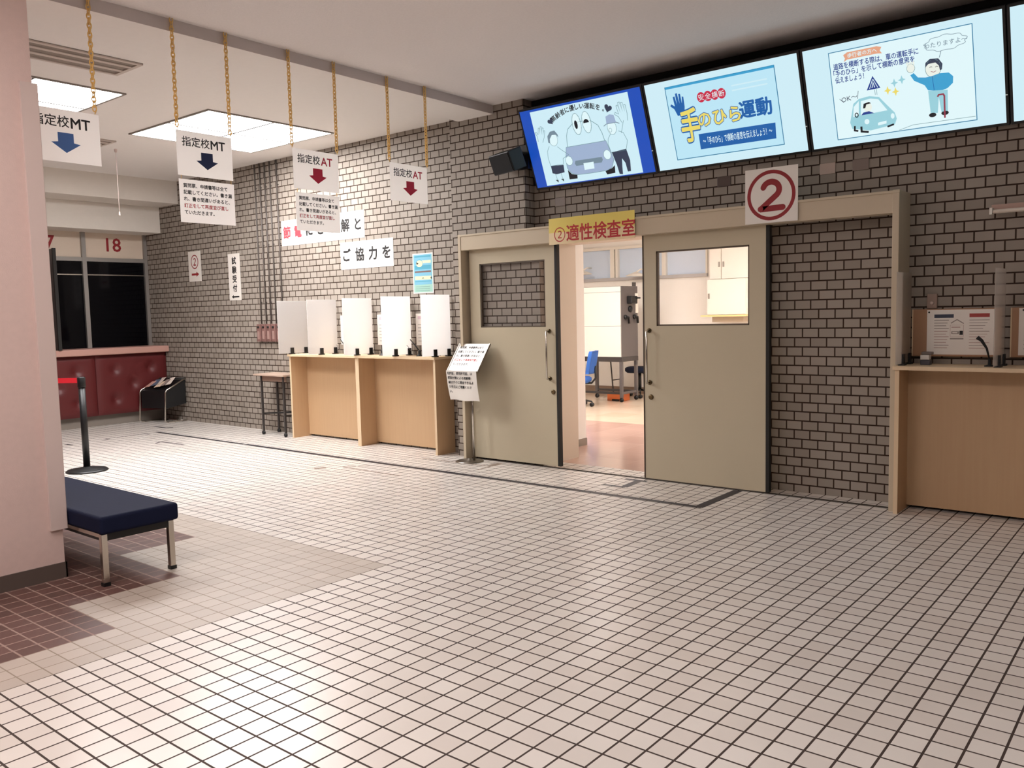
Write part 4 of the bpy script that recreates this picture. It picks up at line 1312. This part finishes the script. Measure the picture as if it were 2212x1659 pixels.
a = Vector((.95, .31, 0)); b = Vector((.12, .99, 0)); RO = Vector((-11.455, 5.79, 0)); RW = .45; RD = .31
def R_(u, v, z): return RO + a * u + b * v + Vector((0, 0, z))
t = thing('leaflet_rack', 'sloping black leaflet rack on chrome legs in the corner by the red counter', 'rack', tuple(R_(RW / 2, RD / 2, 0)))
for u in (0, RW):
    MB().tube([R_(u, RD * .95, .012), R_(u, .02, .012), R_(u, 0, .03), R_(u, .02, .42), R_(u, .04, .455), R_(u, .08, .475), R_(u, RD, .60)], .011, CHROME, n=10).build('leg_frame', parent=t)
MB().tube([R_(0, RD * .95, .012), R_(RW, RD * .95, .012)], .010, CHROME, n=8).tube([R_(0, RD, .60), R_(RW, RD, .60)], .010, BLACK, n=8).build('crossbar', parent=t)
s = MB()
s.add([R_(.01, .03, .44), R_(RW - .01, .03, .44), R_(RW - .01, RD, .585), R_(.01, RD, .585), R_(.01, .03, .20), R_(RW - .01, .03, .20), R_(RW - .01, RD, .25), R_(.01, RD, .25)],
      [(0, 1, 2, 3), (0, 4, 5, 1), (1, 5, 6, 2), (4, 7, 6, 5), (3, 7, 4, 0), (2, 6, 7, 3)], BLACK)
s.build('pocket', parent=t)
leafcols = [('pink', '#c99a8c'), ('blue-grey', '#4f5a6e'), ('white', '#cdbfb4'), ('cream', '#d8bfa8'), ('grey', '#8e7f78'), ('pale', '#e0d2c6')]
for i, (nm, hx) in enumerate(leafcols):
    u = .05 + .055 * i
    v = .04 + .03 * (i % 3)
    n_ = Vector((0, 0, 1)) + b * -.5
    c_ = R_(u + .02, v + .08, .53 + .02 * (i % 3))
    aa = (a + b * (.3 * (i % 2) - .15)).normalized()
    nn = (Vector((0, 0, .8)) - b * (.45 + .1 * (i % 3)) + a * (.1 * (i % 2))).normalized()
    bb = nn.cross(aa).normalized(); aa = bb.cross(nn)
    lf = MB().rbox(c_, aa, bb, nn, .10, .15, .004, mat('leaflet_' + nm, hx, .6))
    tag(lf.build('leaflet', loc=c_), '%s leaflet lying on the sloping black rack, %s' % (nm, ('at its left edge', 'left of centre', 'just left of the middle', 'just right of the middle', 'right of centre', 'at its right edge')[i]), 'leaflet', 'leaflets on the rack')

sx, sy = -8.18, 3.59
t = thing('belt_stanchion', 'black belt barrier post with red belt beside the pink pillar', 'barrier post', (sx, sy, 0))
MB().lathe((sx, sy, 0), [(.185, 0), (.185, .008), (.17, .02), (.05, .035), (.035, .045)], BLACK, n=48).build('base', parent=t)
MB().tube([(sx, sy, .03), (sx, sy, .80)], .030, BLACK, n=20).build('post', parent=t)
MB().lathe((sx, sy, .80), [(.034, 0), (.036, .005), (.036, .09), (.030, .098), (.010, .1)], BLACK, n=24).build('belt_head', parent=t)
bd = Vector((-.85, -.53, 0)).normalized()
e0 = Vector((sx, sy, .865)) + bd * .03
e1 = Vector((sx, sy, .865)) + bd * 1.75
MB().rbox((e0 + e1) / 2, bd, (0, 0, 1), bd.cross(Vector((0, 0, 1))), (e1 - e0).length, .048, .002, BELT).build('belt', parent=t)
t2 = thing('belt_stanchion', 'black barrier post behind the pink pillar holding the far end of the belt', 'barrier post', (e1.x, e1.y, 0))
MB().lathe((e1.x, e1.y, 0), [(.185, 0), (.185, .008), (.17, .02), (.05, .035), (.035, .045)], BLACK, n=48).build('base', parent=t2)
MB().tube([(e1.x, e1.y, .03), (e1.x, e1.y, .80)], .030, BLACK, n=20).build('post', parent=t2)
MB().lathe((e1.x, e1.y, .80), [(.034, 0), (.036, .005), (.036, .09), (.030, .098), (.010, .1)], BLACK, n=24).build('belt_head', parent=t2)

bx0, bx1, by0, by1 = -6.26, -4.46, 2.008, 2.448
t = thing('bench', 'low navy vinyl bench on square chrome legs beside the pink pillar', 'bench', ((bx0 + bx1) / 2, (by0 + by1) / 2, 0))
MB().box(bx0, bx1, by0, by1, .285, .382, NAVY).build('seat', parent=t, bevel=.018, seg=4)
MB().box(bx0 + .03, bx1 - .03, by0 + .02, by1 - .02, .245, .286, BLACK).build('seat_frame', parent=t)
for lx in (bx0 + .06, bx1 - .045):
    for ly in (by0 + .028, by1 - .035):
        MB().box(lx - .016, lx + .016, ly - .016, ly + .016, .018, .283, CHROME).build('leg', parent=t, bevel=.003)
        MB().box(lx - .018, lx + .018, ly - .018, ly + .018, 0, .02, BLACK).build('foot_cap', parent=t)
MB().box(bx0 + .06, bx1 - .06, by0 + .016, by0 + .03, .262, .282, CHROME).build('side_rail', parent=t)

# ------------------------------------------------------------------ floor tape
def tape(name, label, strips, m_, group='tape marks on the floor'):
    b = MB()
    for i, ((x0, y0), (x1, y1), wd) in enumerate(strips):
        wd *= 1.3
        d = Vector((x1 - x0, y1 - y0, 0)).normalized()
        n = Vector((-d.y, d.x, 0))
        z = .0008 + .0002 * i
        A, B_ = Vector((x0, y0, z)), Vector((x1, y1, z))
        b.add([A - n * wd / 2, B_ - n * wd / 2, B_ + n * wd / 2, A + n * wd / 2], [(0, 1, 2, 3)], m_)
    return tag(b.build(name, loc=(strips[0][0][0], strips[0][0][1], 0)), label, 'floor tape', group)
tape('floor_tape', 'long dark tape line along the floor turning to the right door', [((-10.27, 5.395), (-8.34, 5.395), .035), ((-8.30, 5.395), (-2.705, 5.405), .045), ((-2.73, 5.39), (-2.73, 6.06), .055)], TAPE)
tape('floor_tape', 'dark stepped tape mark on the floor in front of the door opening', [((-3.74, 5.70), (-3.52, 5.70), .03), ((-3.535, 5.70), (-3.56, 5.985), .05), ((-3.70, 5.99), (-3.49, 5.99), .035)], TAPE)
tape('floor_tape', 'worn tan tape line with hooked ends on the floor beside the sign stand', [((-5.90, 5.80), (-5.03, 5.82), .02), ((-5.03, 5.62), (-5.03, 5.80), .02), ((-5.06, 5.84), (-5.06, 5.99), .06)], TAPEB)
tape('floor_tape', 'worn tan tape line on the floor in front of the left counter', [((-6.20, 5.06), (-5.42, 5.05), .02), ((-6.38, 4.86), (-6.32, 4.95), .06), ((-6.22, 5.06), (-6.05, 5.25), .015)], TAPEB)
tape('floor_tape', 'grey hooked tape mark on the floor nearest the red counter', [((-10.26, 4.728), (-10.14, 4.727), .03), ((-10.24, 4.73), (-10.25, 5.217), .02), ((-10.27, 5.217), (-10.12, 5.233), .03)], TAPEG)
tape('floor_tape', 'dark short tape mark on the floor in front of the leaflet rack', [((-10.85, 5.667), (-10.56, 5.671), .03), ((-10.56, 5.66), (-10.50, 5.75), .04)], TAPE)
tape('floor_tape', 'grey bent tape mark on the floor between the barrier post and side desk', [((-9.30, 4.863), (-9.40, 4.983), .03), ((-9.40, 4.983), (-8.91, 5.0), .03)], TAPEG)
tape('floor_tape', 'short dark tape dash on the floor beside the pink pillar edge', [((-10.22, 4.265), (-10.08, 4.275), .03)], TAPE)

# ------------------------------------------------------------------ things in the test room
t = thing('vision_tester', 'grey vision testing machine with white front standing on castors in the room', 'machine', (-7.2, 11.24, 0))
MB().box(-7.62, -6.825, 11.0, 11.48, .69, 1.77, GREYM).build('case', parent=t, bevel=.006)
for z0, z1 in ((.695, 1.165), (1.17, 1.68), (1.685, 1.765)):
    MB().box(-7.61, -6.835, 10.988, 11.0, z0, z1, WHITEM).build('front_panel', parent=t)
MB().box(-7.635, -7.615, 10.985, 11.05, .69, 1.77, DGREYM).build('edge_strip', parent=t)
MB().box(-7.62, -6.825, 11.0, 11.48, .62, .69, DGREYM).build('table_frame', parent=t)
for lx, ly in ((-6.85, 11.02), (-6.85, 11.45), (-7.58, 11.02), (-7.58, 11.45)):
    MB().box(lx - .022, lx + .022, ly - .022, ly + .022, .07, .62, GREYM).build('leg', parent=t)
    MB().lathe((lx, ly - .014, .035), [(.034, 0), (.034, .026)], BLACK, n=18, axis='y').tube([(lx, ly, .04), (lx, ly, .075)], .01, BLACK, n=8).build('castor', parent=t)
MB().box(-7.58, -6.85, 11.01, 11.04, .12, .155, DGREYM).box(-6.865, -6.835, 11.04, 11.43, .12, .155, GREYM).box(-7.58, -6.85, 11.43, 11.46, .12, .155, DGREYM).build('lower_rail', parent=t)
e = MB().box(-6.825, -6.74, 11.16, 11.34, 1.50, 1.62, BLACK).box(-6.825, -6.72, 11.30, 11.40, 1.575, 1.60, BLACK)
e.build('eyepiece', parent=t, bevel=.01)
MB().lathe((-6.825, 11.25, 1.42), [(.05, 0), (.05, .02), (.035, .03)], BLACK, n=20, axis='x').build('chin_dial', parent=t)
for yy in (11.10, 11.36):
    MB().lathe((-6.825, yy, 1.30), [(.035, 0), (.035, .03)], BLACK, n=16, axis='x').tube([(-6.80, yy, 1.30), (-6.79, yy + .05, 1.30), (-6.785, yy + .055, 1.20)], .018, BLACK, n=10).build('control_lever', parent=t)
MB().box(-6.84, -6.83, 11.34, 11.44, 1.77, 1.83, DGREYM).build('top_sensor', parent=t)
MB().box(-6.825, -6.81, 11.40, 11.47, 1.36, 1.66, WHITEM).build('label_plate', parent=t)

def office_chair(x, y, rz, fab, label, seat_z=.45):
    t = thing('office_chair', label, 'chair', (x, y, 0), 'office chairs in the test room')
    c, s = math.cos(rz), math.sin(rz)
    def L(px, py, pz): return Vector((x + px * c - py * s, y + px * s + py * c, pz))
    seat = MB()
    ring = []
    for k in range(20):
        a = 2 * math.pi * k / 20
        ca, sa = math.cos(a), math.sin(a)
        ring.append((.23 * math.copysign(abs(ca) ** .6, ca), .22 * math.copysign(abs(sa) ** .6, sa)))
    vs, fs = [], []
    for j, (k, z) in enumerate(((.86, seat_z - .05), (1, seat_z - .02), (1, seat_z + .02), (.88, seat_z + .04))):
        vs += [L(px * k, py * k, z) for px, py in ring]
    for j in range(3):
        for k in range(20):
            fs.append((j * 20 + k, j * 20 + (k + 1) % 20, (j + 1) * 20 + (k + 1) % 20, (j + 1) * 20 + k))
    fs += [tuple(range(20))[::-1], tuple(range(60, 80))]
    seat.add(vs, fs, fab, True).build('seat', parent=t)
    bk = MB()
    vs, fs = [], []
    for i in range(9):
        for j in range(9):
            u, v = i / 8 * 2 - 1, j / 8
            ww = .20 * (1 - .12 * (2 * v - 1) ** 4)
            for sd in (0, .055):
                vs.append(L(u * ww, .22 + sd + .03 * u * u * -1 + .06 * v, seat_z + .09 + .33 * v))
    idx = lambda i, j, k: (i * 9 + j) * 2 + k
    for i in range(8):
        for j in range(8):
            fs.append((idx(i, j, 0), idx(i + 1, j, 0), idx(i + 1, j + 1, 0), idx(i, j + 1, 0)))
            fs.append((idx(i, j, 1), idx(i, j + 1, 1), idx(i + 1, j + 1, 1), idx(i + 1, j, 1)))
    for i in range(8):
        for j in (0, 8):
            fs.append((idx(i, j, 0), idx(i, j, 1), idx(i + 1, j, 1), idx(i + 1, j, 0)))
            fs.append((idx(j, i, 0), idx(j, i + 1, 0), idx(j, i + 1, 1), idx(j, i, 1)))
    bk.add(vs, fs, fab, True).build('backrest', parent=t)
    MB().tube([L(0, .05, seat_z - .06), L(0, .24, seat_z - .05), L(0, .30, seat_z + .02), L(0, .30, seat_z + .2)], .016, BLACK, n=8).build('back_arm', parent=t)
    MB().tube([L(0, 0, .10), L(0, 0, seat_z - .04)], .026, BLACK, n=12).build('gas_post', parent=t)
    bs = MB()
    for k in range(5):
        a = 2 * math.pi * k / 5 + .3
        bs.tube([L(0, 0, .12), L(.24 * math.cos(a), .24 * math.sin(a), .075)], .018, BLACK, n=8, r1=.012)
    sb = bs.build('star_base', parent=t)
    for k in range(5):
        a = 2 * math.pi * k / 5 + .3
        q = L(.24 * math.cos(a), .24 * math.sin(a), .03)
        MB().lathe(q - Vector((0, .02, 0)), [(.03, 0), (.03, .04)], BLACK, n=14, axis='y').tube([q, q + Vector((0, 0, .05))], .009, BLACK, n=6).build('castor', parent=t)
    return t
office_chair(-7.16, 10.25, math.radians(-70), BLUEF, 'blue fabric office chair half hidden by the left door jamb', seat_z=.40)
office_chair(-7.02, 11.85, math.radians(-75), NAVYF, 'dark navy office chair behind the legs of the vision tester', seat_z=.45)
t = thing('folding_table', 'thin-legged table behind the blue office chair', 'table', (-7.6, 11.7, 0))
MB().box(-8.6, -7.35, 11.55, 11.95, .68, .70, WHITEM).build('table_top', parent=t)
for lx, dx in ((-7.42, .06), (-8.5, -.06)):
    for ly in (11.6, 11.9):
        MB().tube([(lx, ly, .68), (lx + dx, ly, 0)], .011, DGREYM, n=8).build('leg', parent=t)
    MB().tube([(lx + dx * .6, 11.6, .28), (lx + dx * .6, 11.9, .28)], .009, DGREYM, n=8).build('stretcher', parent=t)
ob = MB().box(-7.19, -6.90, 11.14, 11.34, 0.003, .115, ORANGE).box(-7.10, -6.97, 11.13, 11.141, .0, .03, BLKSOFT)
tag(ob.build('footstool', loc=(-7.05, 11.24, 0), bevel=.006), 'orange footstool on the floor under the vision tester', 'footstool')

def cabinet(x0, x1, y0, z0, z1, label, handles, mid=None, group='white wall cabinets in the test room'):
    t = thing('wall_cabinet', label, 'cabinet', ((x0 + x1) / 2, y0, z0), group)
    MB().box(x0, x1, y0, 12.33, z0, z1, WHITEM).build('carcass', parent=t, bevel=.004)
    edges = [x0, x1] if mid is None else [x0, mid, x1]
    for a, b in zip(edges, edges[1:]):
        dd = MB().box(a + .006, b - .006, y0 - .016, y0 - .001, z0 + .006, z1 - .006, WHITEM).build('door', parent=t)
        for hx, hz in handles:
            if a <= hx <= b:
                MB().box(hx - .01, hx + .01, y0 - .03, y0 - .016, hz - .04, hz + .04, STEEL).build('handle', parent=dd)
cabinet(-5.855, -5.235, 11.9, 1.30, 1.835, 'white low cabinet on the yellow-edged shelf seen through the right door window', ((-5.82, 1.585),))
cabinet(-5.86, -5.0, 12.0, 1.84, 2.45, 'white two-door cabinet above the shelf cabinet seen through the right door window', ((-5.70, 2.06), (-5.63, 2.06)), mid=-5.665)
b = MB().box(-5.93, -5.20, 11.82, 12.345, 1.275, 1.30, YELB).box(-5.80, -5.30, 11.95, 12.345, 1.19, 1.275, mat('shelf_bracket', '#b9a994', .6))
tag(b.build('wall_shelf', loc=(-5.57, 12.1, 1.19)), 'yellow-edged shelf below the white cabinets on the far room wall', 'shelf')
for x, y, z, lab in ((-8.28, 12.1, 2.05, 'white dish shape against the left window pane in the room'), (-7.22, 12.1, 1.975, 'white dish shape on the sill beside the right door edge')):
    t = thing('dish_lamp', lab, 'lamp', (x, y, z), 'white dish shapes by the room window')
    MB().lathe((x, y, z - .02), [(.17, 0), (.165, .012), (.11, .035), (.04, .06), (.02, .07)], WHITEM, n=28).build('shade', parent=t)  # shallow white dish in front of the window pane
    MB().tube([(x, y, z + .04), (x + .06, y + .05, z + .09), (x + .06, y + .19, z + .09)], .012, WHITEM, n=8).build('arm', parent=t)
